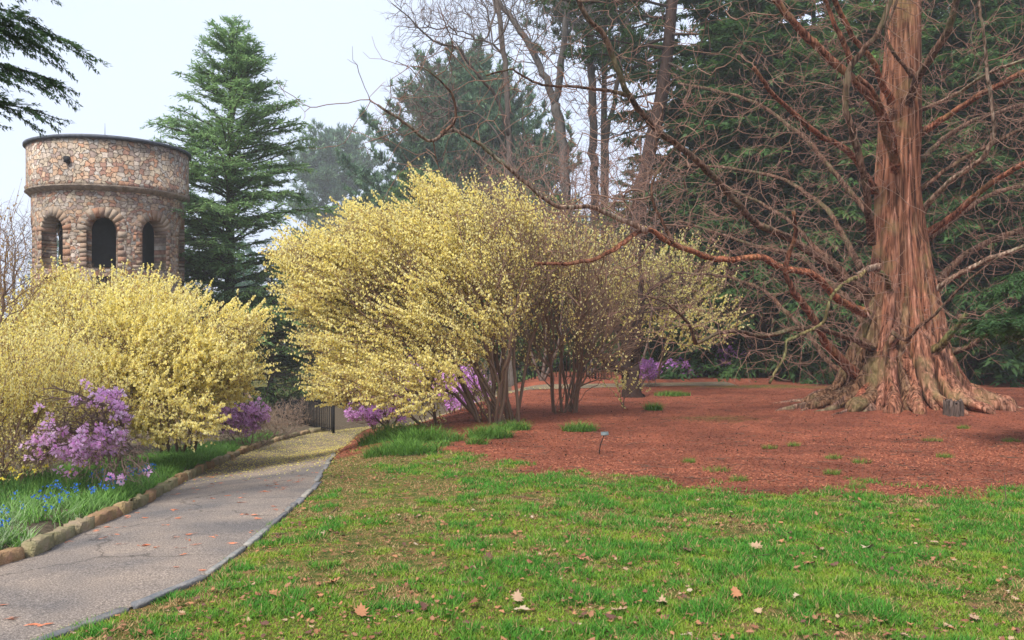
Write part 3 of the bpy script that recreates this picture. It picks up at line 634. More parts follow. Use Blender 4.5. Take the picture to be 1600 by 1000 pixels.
    limbs = [
     ([(1352,492,-.4),(1310,468,-1.2),(1270,432,-1.9),(1222,420,-2.4),(1190,403,-2.7),(1140,405,-3.1),(1100,400,-3.5),(1050,379,-4),(1010,360,-4.4),(960,392,-4.9),(900,409,-5.4),(835,412,-6)], 9, 2.5, ORG),
     ([(1338,585,-.7),(1318,566,-1.0),(1290,535,-1.5),(1278,508,-1.9),(1262,482,-2.2),(1240,450,-2.5),(1228,425,-2.7),(1232,395,-2.9),(1245,360,-3.1),(1240,330,-3.4)], 11, 3, RED),
     ([(1392,455,-1.1),(1378,428,-2.0),(1352,424,-2.6),(1345,433,-2.8),(1320,448,-3.0),(1297,470,-3.2),(1290,497,-3.3),(1275,513,-3.4),(1245,525,-3.5),(1229,532,-3.6),(1228,552,-3.7),(1214,580,-3.8),(1202,599,-3.9)], 5, 2.2, GRN),
     ([(1372,418,-2.5),(1352,424,-2.7),(1340,430,-2.8)], 7, 5, GRY),
     ([(1362,545,-.8),(1335,530,-1.3),(1300,518,-1.8),(1270,510,-2.2),(1230,512,-2.6),(1190,522,-3.0),(1160,515,-3.3),(1130,517,-3.6),(1105,528,-3.9),(1090,536,-4.1)], 6.5, 2.8, BRN),
     ([(1088,537,-4.1),(1080,512,-4.3),(1062,490,-4.5),(1035,470,-4.8),(1010,462,-5)], 3, 1.5, BRN),
     ([(1362,462,-.2),(1330,440,-.8),(1290,402,-1.4),(1240,369,-2.0),(1190,347,-2.5),(1150,310,-2.9),(1100,256,-3.4),(1050,216,-3.8),(1010,186,-4.1),(980,150,-4.4),(962,110,-4.6),(945,62,-4.8),(915,22,-5),(893,-30,-5.2)], 9.5, 4, BRN),
     ([(978,148,-4.4),(930,140,-4.8),(880,135,-5.2),(840,130,-5.6),(812,117,-6),(795,108,-6.3),(760,118,-6.6)], 3.2, 1.2, BRN),
     ([(1368,300,-.2),(1335,243,-.9),(1290,211,-1.6),(1240,176,-2.2),(1205,145,-2.6),(1178,105,-3)], 7.5, 3.5, RED),
     ([(1402,275,-.3),(1388,225,-.9),(1365,160,-1.5),(1322,114,-2),(1290,82,-2.3),(1250,45,-2.7),(1210,-2,-3.1),(1175,-60,-3.5)], 10, 6, RED),
     ([(1392,160,-.5),(1380,132,-.9),(1362,90,-1.4),(1332,55,-1.8),(1303,0,-2.2),(1290,-50,-2.6)], 7, 4, ORG),
     ([(1330,100,-2.2),(1312,55,-2.4),(1292,5,-2.6),(1280,-50,-2.9)], 5, 3, RED),
     ([(1362,380,-.5),(1358,330,-1.3),(1352,285,-1.8),(1340,240,-2.1),(1325,195,-2.3),(1320,165,-2.4),(1330,110,-2.5),(1350,80,-2.6),(1374,52,-2.7),(1390,5,-2.8),(1395,-60,-2.9)], 8, 5, BRN),
     ([(1402,260,-.6),(1390,200,-1.6),(1368,150,-2.2),(1340,120,-2.5)], 5, 4, RED),
     ([(1418,165,-.4),(1432,125,-1.0),(1460,85,-1.6),(1482,42,-2),(1492,-5,-2.4),(1500,-70,-3)], 8.5, 6, BRN),
     ([(1436,172,.2),(1500,142,-.8),(1548,112,-1.6),(1605,94,-2.4),(1680,70,-3)], 4, 2.5, GRY),
     ([(1436,208,.2),(1465,192,-.3),(1505,168,-.8),(1555,138,-1.5),(1610,112,-2.1),(1680,95,-2.7)], 7, 5, RED),
     ([(1436,298,.1),(1480,268,-.5),(1520,242,-1),(1560,220,-1.5),(1610,196,-2),(1690,170,-2.8)], 4.5, 3, BRN),
     ([(1440,335,0),(1452,318,-.3),(1480,288,-.8),(1510,266,-1.2),(1540,240,-1.6),(1552,200,-1.9),(1545,150,-2.1),(1535,60,-2.4),(1528,-10,-2.6)], 6.5, 2, GRY),
     ([(1446,365,.2),(1482,344,-.2),(1532,300,-.9),(1570,274,-1.4),(1612,250,-1.9),(1690,215,-2.6)], 7, 5, RED),
     ([(1452,372,.6),(1500,330,.9),(1550,300,1.2),(1610,282,1.6),(1700,262,2.2)], 6, 4, BRN),
     ([(1450,462,-.2),(1500,430,-.9),(1545,408,-1.4),(1605,384,-2),(1690,352,-2.8)], 6, 4, GRY),
     ([(1462,440,.6),(1510,398,1),(1560,370,1.4),(1620,352,1.8),(1700,330,2.4)], 8, 5, BRN),
     ([(1448,552,-.9),(1470,540,-1.3),(1488,520,-1.6),(1505,499,-1.9),(1512,490,-2)], 9, 5, GRN),
     ([(1460,545,-.6),(1478,528,-1),(1495,505,-1.4),(1500,492,-1.6)], 7, 4, BRN),
     ([(1468,558,0),(1510,542,-.4),(1550,518,-.9),(1600,490,-1.4),(1680,455,-2)], 7, 4, BRN),
     ([(1462,520,.5),(1500,514,.8),(1550,500,1.2),(1610,496,1.7),(1690,480,2.2)], 6, 4, BRN),
     ([(1352,470,.5),(1315,420,.9),(1280,392,1.2),(1240,352,1.6),(1190,320,2),(1130,290,2.4)], 8, 3, BRN),
     ([(1350,505,.4),(1325,465,.8),(1295,440,1.1),(1250,402,1.6),(1200,388,2),(1130,365,2.5),(1060,345,3)], 7, 3, BRN),
     ([(1345,600,.5),(1300,570,1.1),(1272,535,1.5),(1240,500,1.9),(1190,455,2.4),(1120,430,3),(1050,425,3.6)], 7, 2.5, BRN),
     ([(1010,360,-4.4),(985,348,-4.7),(930,326,-5.3),(870,324,-6),(800,272,-6.7),(745,226,-7.2),(705,206,-7.6),(690,210,-7.7),(668,222,-7.9),(632,192,-8.2),(590,164,-8.5)], 4.5, 1.6, GRY),
     ([(690,208,-7.7),(712,188,-7.8),(706,150,-7.9),(690,130,-8),(660,105,-8.2)], 2.2, .8, BRN),
     ([(1052,380,-4),(1020,300,-4.2),(1046,245,-4.3),(1085,205,-4.2)], 3, 1.5, BRN),
     ([(1395,520,-1.1),(1418,530,-1.5),(1440,510,-2.0),(1470,485,-2.6),(1515,440,-3.2),(1560,402,-3.8)], 4, 1.5, BRN),
     ([(1425,120,-1),(1385,60,-1.4),(1402,0,-1.6)], 4, 3, BRN),
     ([(1362,340,1),(1300,260,2),(1250,210,3),(1180,160,4),(1110,140,5),(1060,130,6)], 7, 3, BRN),
     ([(1345,420,.9),(1290,330,2.2),(1210,280,3.4),(1130,262,4.4),(1070,258,5)], 7, 3, BRN),
     ([(1440,250,1),(1500,200,2),(1570,170,3),(1660,150,4)], 6, 4, BRN),
    ]
    nodes = []; ncol = []
    for pts, r0, r1, c in limbs:
        w = np.array([P(a, b, D+d) for a, b, d in pts]); L = np.linalg.norm(np.diff(w, axis=0), axis=1).sum()
        n = max(12, int(L/.12)); p = even(spl(w, n*3), n)
        wob = np.cumsum(rg.normal(size=(n, 3)), 0); wob -= np.linspace(0, 1, n)[:, None]*wob[-1]; p += wob*.010
        k = 1/F*(D-2)*.92
        rad_ = np.linspace(r0*.80, r1*.85, n)*k*(1+.35*np.exp(-np.arange(n)/3.)); mb = MB()
        ct = np.asarray(c)*(1+.15*(rg.uniform(size=(n, 1))-.5))
        ct = ct*(1-.25*np.linspace(0, 1, n)[:, None]*np.array([1, .6, .5]))
        tube(mb, p, rad_, 10, ct, .16, rg); mb.build('limb', M['redwood'], t, smooth=True)
        nodes.append(p[3:]); ncol.append(np.repeat([c], n-3, 0))
    nodes = np.vstack(nodes)
    # twigs grown off the limbs
    N0 = len(nodes); par = np.full(N0, -1)
    pts = []
    base = nodes[rg.integers(0, N0, 4100)]
    off = rg.normal(size=base.shape)*np.array([.62, .62, .42]); off[:, 0] += np.sign(base[:, 0]-cx)*.15; pts.append(base+off)
    top = in_ell(rg, 900, (cx-1.5, 21.0, 8.8), (7.5, 3.5, 4.2)); pts.append(top)
    pts.append(in_ell(rg, 500, (cx+4, 21.0, 6.5), (4.0, 2.5, 3.5)))
    pts.append(in_ell(rg, 500, (cx-6.5, 19.5, 4.5), (3.2, 2.2, 3.0)))
    pts = np.vstack(pts); pts = pts[pts[:, 2] > .9+.5*np.clip(6-np.abs(pts[:, 0]-cx), 0, 3)*0]
    dmin = np.array([np.min(np.linalg.norm(nodes-q, axis=1)) for q in pts])
    pts = pts[np.argsort(dmin)]
    nd, pr = grow(nodes, par, pts, bf=.15, step=.16, order=np.arange(len(pts)))
    nd[N0:] += rg.normal(size=(len(nd)-N0, 3))*.022; nd = relax(nd, pr, N0, 1, .3)
    r = pipe(pr, .0052, 2.3, .024)
    r[:N0] = np.minimum(r[:N0], .012)
    mb = MB(); skel(mb, nd, pr, r, 4, (.20, .12, .085), (.25, .155, .12))
    tp = tips(pr); tp = tp[tp >= N0]                         # fine end shoots
    for rep in range(3):
        q = tp[rg.integers(0, len(tp), int(len(tp)*1.0))]; d = unit(nd[q]-nd[pr[q]])+rg.normal(size=(len(q), 3))*.55
        d[:, 2] -= .05; L = rg.uniform(.12, .45, len(q)); a = nd[q]; b = a+unit(d)*L[:, None]*.55; e = b+unit(d+rg.normal(size=d.shape)*.3+(0, 0, .15))*L[:, None]*.45
        cc = np.array([.25, .14, .105])*rg.uniform(.6, 1.4, (len(q), 1))
        segs(mb, a, b, .0045, .0036, cc); segs(mb, b, e, .0036, .0026, cc)
    mb.build('twig_crown', M['twig'], t)
make_redwood()

# the low stump beside the roots
g = G(1490, 651); st = thing('tree_stump', 'small dark weathered stump beside the roots of the big fluted tree', 'stump', g)
rg = np.random.default_rng(4); mb = MB(); n = 40; a = np.arange(n)*2*pi/n
v = []
for z, k in ((-.1, 1.1), (.05, 1.05), (.2, 1.), (.33, .97), (.345, .93)):
    rr = .18*k*(1+.14*np.sin(a*7)+.09*np.sin(a*13+1)+rg.normal(size=n)*.035); v.append(np.stack([g[0]+rr*np.cos(a), g[1]+rr*np.sin(a), g[2]+z+(.03*np.sin(a*5)+rg.normal(size=n)*.02)*(z > .3)], 1))
v.append(np.array([[g[0], g[1], g[2]+.30]])); v = np.vstack(v); k = np.arange(n); k2 = (k+1) % n
mb.add(v, np.vstack([np.stack([k+i*n, k2+i*n, k2+(i+1)*n, k+(i+1)*n], 1) for i in range(4)])); mb.f.append(np.stack([k+4*n, k2+4*n, np.full(n, 5*n)], 1))
mb.build('trunk', M['stump'], st)

# ------------------------------------------------------------------ small shapes
CROSS_V = np.array([[-.5,0,0],[.5,0,0],[.35,0,1],[-.35,0,1],[0,-.5,0],[0,.5,0],[0,.35,1],[0,-.35,1]]); CROSS_F = [[0,1,2,3],[4,5,6,7]]
SLIV_V = np.array([[-.5,0,0],[.5,0,0],[0,0,1]]); SLIV_F = [[0,1,2]]
DIAM_V = np.array([[0,0,0],[.5,.06,.45],[0,0,1],[-.5,.06,.45]]); DIAM_F = [[0,1,2,3]]
ORD = ['first','second','third','fourth','fifth','sixth','seventh','eighth','ninth','tenth','eleventh','twelfth','thirteenth','fourteenth','fifteenth','sixteenth','seventeenth','eighteenth','nineteenth','twentieth']
TEN = {2: ('twentieth', 'twenty'), 3: ('thirtieth', 'thirty'), 4: ('fortieth', 'forty'), 5: ('fiftieth', 'fifty')}
def nth(i):
    if i < 20: return ORD[i]
    k = i+1
    return TEN[k//10][0] if k % 10 == 0 else TEN[k//10][1]+'-'+ORD[k % 10-1]

# ------------------------------------------------------------------ flowering shrubs
YEL = np.array([.97, .85, .26]); PALE = np.array([.98, .93, .55]); DRY = np.array([.52, .36, .15])
def hazel(label, base, ells, seed, npts=900, nflow=20000, stems=14, fsize=.042, spread=.45, bark=(.20, .13, .09), clear=.7, dry=.12, dens=None, cat='shrub', name='winterhazel_shrub', group='yellow flowering shrubs', lean=(0, 0), shoot=.38, cols=(YEL, PALE), rtip=.0042, nshoot=1.6):
    rg = np.random.default_rng(seed); base = np.asarray(base, float)
    t = thing(name, label, cat, base, group)
    pts = np.vstack([in_ell(rg, max(10, int(npts*wt)), c, r, .25) for c, r, wt in ells])
    pts = pts[(pts[:, 2] > zf(pts[:, 0], pts[:, 1])+clear*rg.uniform(.6, 1.3, len(pts)))]
    sn, sp = [], []
    for k in range(stems):
        tgt = pts[rg.integers(0, len(pts))]; a = rg.uniform(0, 2*pi); rr = spread*math.sqrt(rg.uniform())
        p0 = base+np.array([rr*math.cos(a), rr*math.sin(a), -.08]); m = 9
        tt = np.linspace(0, 1, m)[:, None]; mid = p0+(tgt-p0)*.42+np.array([0, 0, .22*np.linalg.norm(tgt-p0)])
        c = (1-tt)**2*p0+2*tt*(1-tt)*mid+tt**2*(p0+(tgt-p0)*.85)
        c[1:] += rg.normal(size=(m-1, 3))*.03
        for i in range(m): sn.append(c[i]); sp.append(-1 if i == 0 else len(sn)-2)
    sn = np.array(sn); sp = np.array(sp)
    nd, pr = grow(sn, sp, pts, bf=.6, step=.22)
    nd = relax(nd, pr, len(sn), 2, .35); nd += rg.normal(size=nd.shape)*.012
    r = pipe(pr, rtip, 2.25, .035)
    wood = MB(); skel(wood, nd, pr, r, 4, bark, np.array(bark)*1.25)
    tp = tips(pr); ctr = np.average([c for c, _, _ in ells], axis=0, weights=[wt for _, _, wt in ells])
    q = tp[rg.integers(0, len(tp), int(len(tp)*nshoot))]
    d = unit(nd[q]-nd[pr[q]]); outw = unit(nd[q]-base); d = unit(d*.5+outw*1.0+np.array([lean[0], lean[1], 0.])+rg.normal(size=d.shape)*.27)
    L = rg.uniform(.3, 1.0, len(q))**1.6*shoot*1.9; b = nd[q]+d*L[:, None]
    segs(wood, nd[q], b, rtip*.8, rtip*.4, np.array(bark)*1.2)
    wood.build('branch', M['twig'], t)
    # flowers along thin wood and along every end shoot
    thin = np.where((r < rtip*2.6) & (pr >= 0))[0]
    A = np.vstack([nd[pr[thin]], nd[q]]); B = np.vstack([nd[thin], b]); ln = np.linalg.norm(B-A, axis=1)
    wgt = ln.copy(); wgt[len(thin):] *= 1.5
    mid = (A+B)/2
    if dens is not None: wgt = wgt*dens(mid)
    patch = .22+2.0*S((fbm(mid[:, 0]*2.2+mid[:, 2], mid[:, 2]*2.6+mid[:, 1]*.9, seed, 3)-.3)/.45); wgt *= patch
    if nflow:
        nflow = int(nflow*1.9); fsize = fsize*.80
        sel = rg.choice(len(A), nflow, p=wgt/wgt.sum()); u = rg.uniform(size=(nflow, 1))
        pos = A[sel]*(1-u)+B[sel]*u+rg.normal(size=(nflow, 3))*.010
        dd = np.tile([0, 0, -1.], (nflow, 1))+rg.normal(size=(nflow, 3))*.45
        k = rg.uniform(size=(nflow, 1)); c = cols[0]*(1-k)+cols[1]*k
        c = np.where(rg.uniform(size=(nflow, 1)) < dry, DRY, c)*rg.uniform(.82, 1.08, (nflow, 1))
        fl = MB(); s = fsize*rg.uniform(.6, 1.3, nflow)
        stamp(fl, CROSS_V, CROSS_F, pos, frames(dd, rg), np.stack([s*.85, s*.85, s*1.05], 1), c)
        fl.build('blossom', M['petal'], t)
    return t
def E(px, py, Y, rx, ry, rd, wt=1.):            # an ellipsoid under a photo position: radii in px, px, metres
    return (P(px, py, Y), (rx/F*Y, rd, ry/F*Y), wt)

hazel('tallest yellow flowering shrub, wide and fan-shaped, beside the bend of the path', G(783, 660),
      [E(645,415,19,115,82,1.7,1.1),E(740,392,19,130,82,1.7,1.3),E(562,432,18.7,95,80,1.4,1.),E(700,480,18.4,135,90,1.6,1.1),E(578,530,18.6,95,55,1.3,.8),E(820,420,19.3,70,95,1.5,.7),E(692,328,19,30,36,.5,.25),E(532,430,18.6,65,55,.9,.5),E(488,405,18.5,30,22,.5,.15),E(600,370,19,50,30,.8,.3),E(505,480,18.4,40,20,.6,.2),E(800,352,19,35,30,.8,.25)],
      101, 1500, 62000, 30, .043, .55, dry=.10, dens=lambda m: np.clip(1.2-(m[:, 0]+1.0)*.45, .16, 1.2), shoot=.46, lean=(-.75, 0))
hazel('low yellow shrub spreading over the fence end left of the bend', G(682, 664),
      [E(575,597,17.6,85,40,1.0,1.),E(640,600,17.4,75,50,.9,.8),E(540,603,17.8,45,26,.7,.4),E(690,560,17.6,60,50,.9,.5)],
      102, 480, 9500, 12, .04, .3, clear=.35, dry=.12, shoot=.34, lean=(-.9, 0))
hazel('sparse brown-stemmed shrub with few yellow flowers, right of the tallest yellow shrub', G(884, 646),
      [E(830,540,20,30,40,1.,.2),E(945,570,20,35,30,1.,.2),E(890,470,20,85,95,1.6,1.),E(930,420,20.4,80,60,1.5,.6),E(860,390,20,70,50,1.4,.5),E(950,520,20,60,50,1.2,.4)],
      103, 820, 2500, 18, .04, .35, dry=.25, dens=lambda m: np.clip(m[:, 2]*.4-.1, .15, 1.3), shoot=.4, rtip=.005)
hazel('hazy pale yellow shrub behind the small thick-trunked tree', G(1010, 596),
      [E(1000,470,29,95,60,2.2,1.),E(940,420,29,80,60,2.2,.7),E(1060,430,30,80,50,2.2,.6),E(1090,500,29,70,45,2,.5)],
      104, 600, 6500, 10, .06, .5, dry=.10, cols=(np.array([.78,.72,.17]), PALE*.9), rtip=.006, shoot=.5)
hazel('yellow-green shrub far back under the dark conifers left of the fluted tree', G(1150, 588),
      [E(1140,470,37,75,36,2,1.),E(1190,490,38,60,40,2,.6),E(1080,450,36,60,36,2,.6)], 105, 420, 8500, 10, .075, .5, dry=.05, cols=(np.array([.62,.66,.13]), YEL*.85), rtip=.007)
hazel('small bright yellow bush seen low between dark trunk and fluted tree', G(1262, 572),
      [E(1262,545,40,45,22,1.5,1.)], 106, 160, 3200, 8, .08, .4, clear=.2, dry=.02, cols=(np.array([.62,.60,.10]), YEL*.85), rtip=.007)
hazel('large yellow flowering shrub left of the path with its leaning stems in green leaves', G(272, 716),
      [E(300,560,16.4,95,85,1.5,1.2),E(230,538,16.8,110,70,1.6,1.2),E(345,570,16,55,50,1.0,.6),E(200,610,15.6,100,65,1.2,.9),E(262,652,15.2,80,38,.8,.6),E(375,520,16.4,32,28,.7,.2)],
      107, 1400, 52000, 22, .038, .5, dry=.06, shoot=.38, clear=.4, lean=(.35, 0))
hazel('yellow flowering shrub at the foot of the stone tower', P(120, 715, 19.5),
      [E(150,520,20,110,60,1.7,1.),E(60,560,19.6,90,80,1.6,1.),E(215,480,20.5,70,34,1.4,.5),E(95,475,20,40,34,.9,.3),E(160,500,18,90,50,1.2,.5),E(120,620,19,110,60,1.3,.8),E(10,600,19,60,90,1.3,.6)],
      108, 1300, 40000, 20, .045, .5, dry=.14, shoot=.42)
hazel('twiggy brown shrub with scattered yellow flowers at the left edge of the photo', P(-30, 790, 12.2),
      [E(30,600,12.8,95,62,1.1,1.),E(10,690,12.4,95,60,1.0,1.),E(100,640,13.2,60,60,.8,.5),E(-70,620,12.5,80,90,1.1,.6)],
      109, 620, 21000, 12, .028, .45, dry=.12, shoot=.42, rtip=.0032, clear=.35)

PUR = np.array([.78, .36, .80]); LIL = np.array([.93, .64, .92])
def azalea(label, base, ells, seed, npts, ncl, size, cols=(PUR, LIL), stems=9, bare=0, spread=.35, rtip=.004):
    rg = np.random.default_rng(seed)
    t = hazel(label, base, ells, seed, npts, 0, stems, spread=spread, clear=.25, name='azalea_shrub', group='purple azaleas', shoot=.22, bark=(.19, .13, .10), rtip=rtip)
    pts = np.vstack([in_ell(rg, max(2, int(ncl*wt/sum(e[2] for e in ells))), c, r, .35) for c, r, wt in ells])
    pts = pts[pts[:, 2] > zf(pts[:, 0], pts[:, 1])+.15]
    keep = fbm(pts[:, 0]*3+7, pts[:, 2]*3+pts[:, 1], seed, 2) > .47; pts = pts[keep]
    n = len(pts); k = 11; v = unit(rg.normal(size=(n*k, 3))+(0, 0, .35)); pos = np.repeat(pts, k, 0)+v*size*.35
    c = np.repeat(rg.uniform(size=(n, 1)), k, 0)*.75+rg.uniform(size=(n*k, 1))*.25; c = cols[0]*(1-c)+cols[1]*c
    fl = MB(); s = size*rg.uniform(.5, .95, n*k); fr = frames(v+rg.normal(size=v.shape)*.5, rg)
    stamp(fl, DIAM_V, DIAM_F, pos, fr, np.stack([s*.8, s*.8, s], 1), c); fl.build('blossom', M['petal'], t)
    return t
azalea('large lilac azalea in front of the yellow shrub at the left of the path', G(150, 738),
       [E(140,672,11.6,62,52,.6,1.2),E(168,640,11.7,36,40,.4,.4),E(172,712,11.4,62,34,.5,.6),E(110,625,11.8,62,34,.4,.16),E(95,700,11.8,55,45,.5,.4),E(200,735,11.2,34,20,.3,.12)], 201, 560, 400, .075, stems=16, spread=.45, cols=(np.array([.92,.45,.86]), np.array([.98,.76,.95])))
azalea('purple azalea at the far right end of the left-hand yellow shrub', G(372, 682),
       [E(378,655,18,36,26,.6,1.),E(398,648,17.8,24,22,.4,.9),E(350,650,17.8,32,20,.5,.6)], 202, 260, 210, .085, cols=(np.array([.85,.45,.86]), LIL))
azalea('bright purple azalea behind the low yellow shrub by the path bend', P(600, 665, 22),
       [E(600,625,21.6,60,40,.9,1.),E(570,645,21,30,18,.5,.6),E(630,590,22,45,35,.9,.6),E(520,555,22,16,12,.4,.15)], 203, 420, 420, .10, cols=(np.array([.74,.32,.80]), LIL))
azalea('purple azalea glimpsed through the stems of the tallest yellow shrub', P(720, 655, 24),
       [E(715,610,24,50,32,1.,1.),E(740,585,24.5,40,25,.9,.5)], 204, 260, 260, .11, cols=(np.array([.70,.30,.76]), LIL*.95))
azalea('wide purple azalea far back between the small tree and the fluted tree', G(1120, 588),
       [E(1125,558,36,45,22,1.6,1.),E(1060,575,35,40,16,1.4,.6),E(1160,545,37,25,12,1.2,.3)], 205, 300, 260, .15, cols=(np.array([.45,.20,.55]), PUR*.9), rtip=.007)
azalea('faint lilac azalea beside the dark trunk deep in the background', G(1212, 574),
       [E(1210,553,42,22,10,1.,1.)], 206, 90, 60, .16, cols=(np.array([.40,.24,.48]), PUR*.8), rtip=.008)
azalea('dim purple azalea behind the trunk of the small dark tree', G(1010, 606),
       [E(1010,580,31,16,18,.9,1.)], 207, 90, 80, .12, cols=(np.array([.36,.16,.44]), PUR*.8), rtip=.007)

# bare brown thickets
def bare(name, label, trunks, ells, seed, npts, rad0, colr, rtip=.006, tipc=None, sides=5, group=None, bf=.25, leafy=None, cat='tree', step=.5):
    rg = np.random.default_rng(seed); sn, sp, rs = [], [], []
    base = np.asarray(trunks[0][0][0], float)
    t = thing(name, label, cat, base, group); tk = MB()
    for path, r0, r1 in trunks:
        w = np.asarray(path, float); L = np.linalg.norm(np.diff(w, axis=0), axis=1).sum(); n = max(8, int(L/.35))
        p = even(spl(w, n*3), n); p[1:-1] += rg.normal(size=(n-2, 3))*r0*.16; rr = np.linspace(r0, r1, n)
        rr = rr*(1+.5*np.exp(-np.arange(n)/1.2)*(1 if p[0, 2] < zf(p[0,0],p[0,1])+.3 else 0))
        tube(tk, p, rr, 10, np.asarray(colr)*np.linspace(.95, 1.08, n)[:, None], .07, rg)
        for i in range(n//4, n): sn.append(p[i]); sp.append(-1 if i == n//4 else len(sn)-2)
    tk.build('trunk', M['bark'], t, smooth=True)
    sn = np.array(sn); sp = np.array(sp)
    pts = np.vstack([in_ell(rg, max(10, int(npts*wt)), c, r, .1) for c, r, wt in ells])
    nd, pr = grow(sn, sp, pts, bf=bf, step=step)
    nd[len(sn):] += rg.normal(size=(len(nd)-len(sn), 3))*.04*(step/.5); nd = relax(nd, pr, len(sn), 2, .3)
    r = pipe(pr, rtip, 2.3, rad0*.6)
    hide = np.arange(len(nd)) < len(sn); r2 = r.copy(); r2[hide] = np.minimum(r2[hide], .02)
    mb = MB(); skel(mb, nd, pr, r2, sides if sides < 5 else 5, colr, tipc if tipc is not None else colr)
    tp = tips(pr); tp = tp[~hide[tp]]; tc = np.asarray(tipc if tipc is not None else colr)
    for _ in range(2):
        q = tp[rg.integers(0, len(tp), len(tp)*2)]; d = unit(unit(nd[q]-nd[pr[q]])+rg.normal(size=(len(q), 3))*.5+(0, 0, .15)); L = rg.uniform(.3, 1, len(q))*step*1.3
        segs(mb, nd[q], nd[q]+d*L[:, None], rtip*.75, rtip*.35, tc*rg.uniform(.8, 1.2, (len(q), 1)))
    mb.build('crown', M['twig'], t)
    return t, nd, pr, r

# ------------------------------------------------------------------ evergreens
def rot(v, ax, a):
    ca, sa = np.cos(a)[..., None], np.sin(a)[..., None]
    return v*ca+np.cross(ax, v)*sa+ax*(np.sum(ax*v, -1, keepdims=True))*(1-ca)
def bough(wood, leaf, p0, d, L, rg, droop=.18, lat=.16, latlen=.34, leafn=22, ls=.13, lw=.035, cols=None, bark=(.09, .075, .06), r0=.035, kind='hemlock', start=.12, tilt=.0):
    n = 9; t = np.linspace(0, 1, n); d = unit(np.asarray(d, float))
    main = p0+d*(L*t)[:, None]+np.array([0, 0, -1])*(droop*L*t**2)[:, None]
    if kind == 'pine': main = p0+d*(L*t)[:, None]+np.array([0, 0, 1])*(droop*L*t**2.2)[:, None]
    main[1:] += np.cumsum(rg.normal(size=(n-1, 3)), 0)*L*.010
    segs(wood, main[:-1], main[1:], np.linspace(r0, r0*.3, n)[:-1], np.linspace(r0, r0*.3, n)[1:], bark, 4)
    k = max(4, int(L/lat)); s = np.sort(rg.uniform(start, 1, k)); idx = s*(n-1); i = np.minimum(idx.astype(int), n-2); f = (idx-i)[:, None]
    b = main[i]*(1-f)+main[i+1]*f; md = unit(main[i+1]-main[i]); side = np.where(np.arange(k) % 2 == 0, 1., -1.)
    up = np.tile([0, 0, 1.], (k, 1))
    ld = rot(md, up, side*rg.uniform(.7, 1.15, k)); ld[:, 2] += rg.normal(size=k)*.18+tilt; ld = unit(ld)
    ll = L*latlen*(1-.75*s)*(.35+.65*np.minimum(1, (s-start)/.25+.3))*rg.uniform(.55, 1.25, k)+.12
    e = b+ld*ll[:, None]; sag = -.16 if kind != 'pine' else .12; e[:, 2] += sag*ll
    segs(wood, b, e, r0*.28, r0*.10, bark, 3)
    A = np.vstack([b, main[2:-1]]); B = np.vstack([e, main[3:]]); ln = np.linalg.norm(B-A, axis=1)
    if kind == 'pine':
        tn = max(6, int(leafn*ln.sum()*.14)); sel = rg.choice(len(A), tn, p=ln/ln.sum()); u = rg.uniform(.35, 1.05, (tn, 1))
        c = A[sel]*(1-u)+B[sel]*u+rg.normal(size=(tn, 3))*.10
        m = 9; v = unit(rg.normal(size=(tn*m, 3))*.9+np.repeat(unit(B[sel]-A[sel]), m, 0)*.8+(0, 0, .55)); pos = np.repeat(c, m, 0)
        g = np.repeat(rg.uniform(size=(tn, 1)), m, 0)
    else:
        m = int(leafn*ln.sum()); sel = rg.choice(len(A), m, p=ln/ln.sum()); u = rg.uniform(.05, 1.05, (m, 1))
        pos = A[sel]*(1-u)+B[sel]*u+rg.normal(size=(m, 3))*np.array([1, 1, .45])*ls*.35
        dd = unit(B[sel]-A[sel]); v = rot(dd, np.tile([0, 0, 1.], (m, 1)), rg.choice([-1, 1], m)*rg.uniform(.2, 1.2, m)); v[:, 2] += rg.normal(size=m)*.3-.12
        g = rg.uniform(size=(m, 1))*.6+.4*np.repeat(rg.uniform(size=(1, 1)), m, 0)
    cc = cols[0]*(1-g)+cols[1]*g; cc = cc*rg.uniform(.8, 1.2, (len(pos), 1))
    s_ = ls*rg.uniform(.6, 1.3, len(pos))
    upv = np.array([0, 0, 1.]); fr = frames(v, rg, upv)
    stamp(leaf, SLIV_V, SLIV_F, pos, fr, np.stack([s_*lw/ls, s_, s_], 1), cc)
HEM = (np.array([.06, .13, .04]), np.array([.17, .28, .07])); PIN = (np.array([.07, .14, .09]), np.array([.17, .28, .14])); DRK = (np.array([.02, .06, .02]), np.array([.085, .165, .042])); YGR = (np.array([.10, .17, .02]), np.array([.28, .36, .05]))
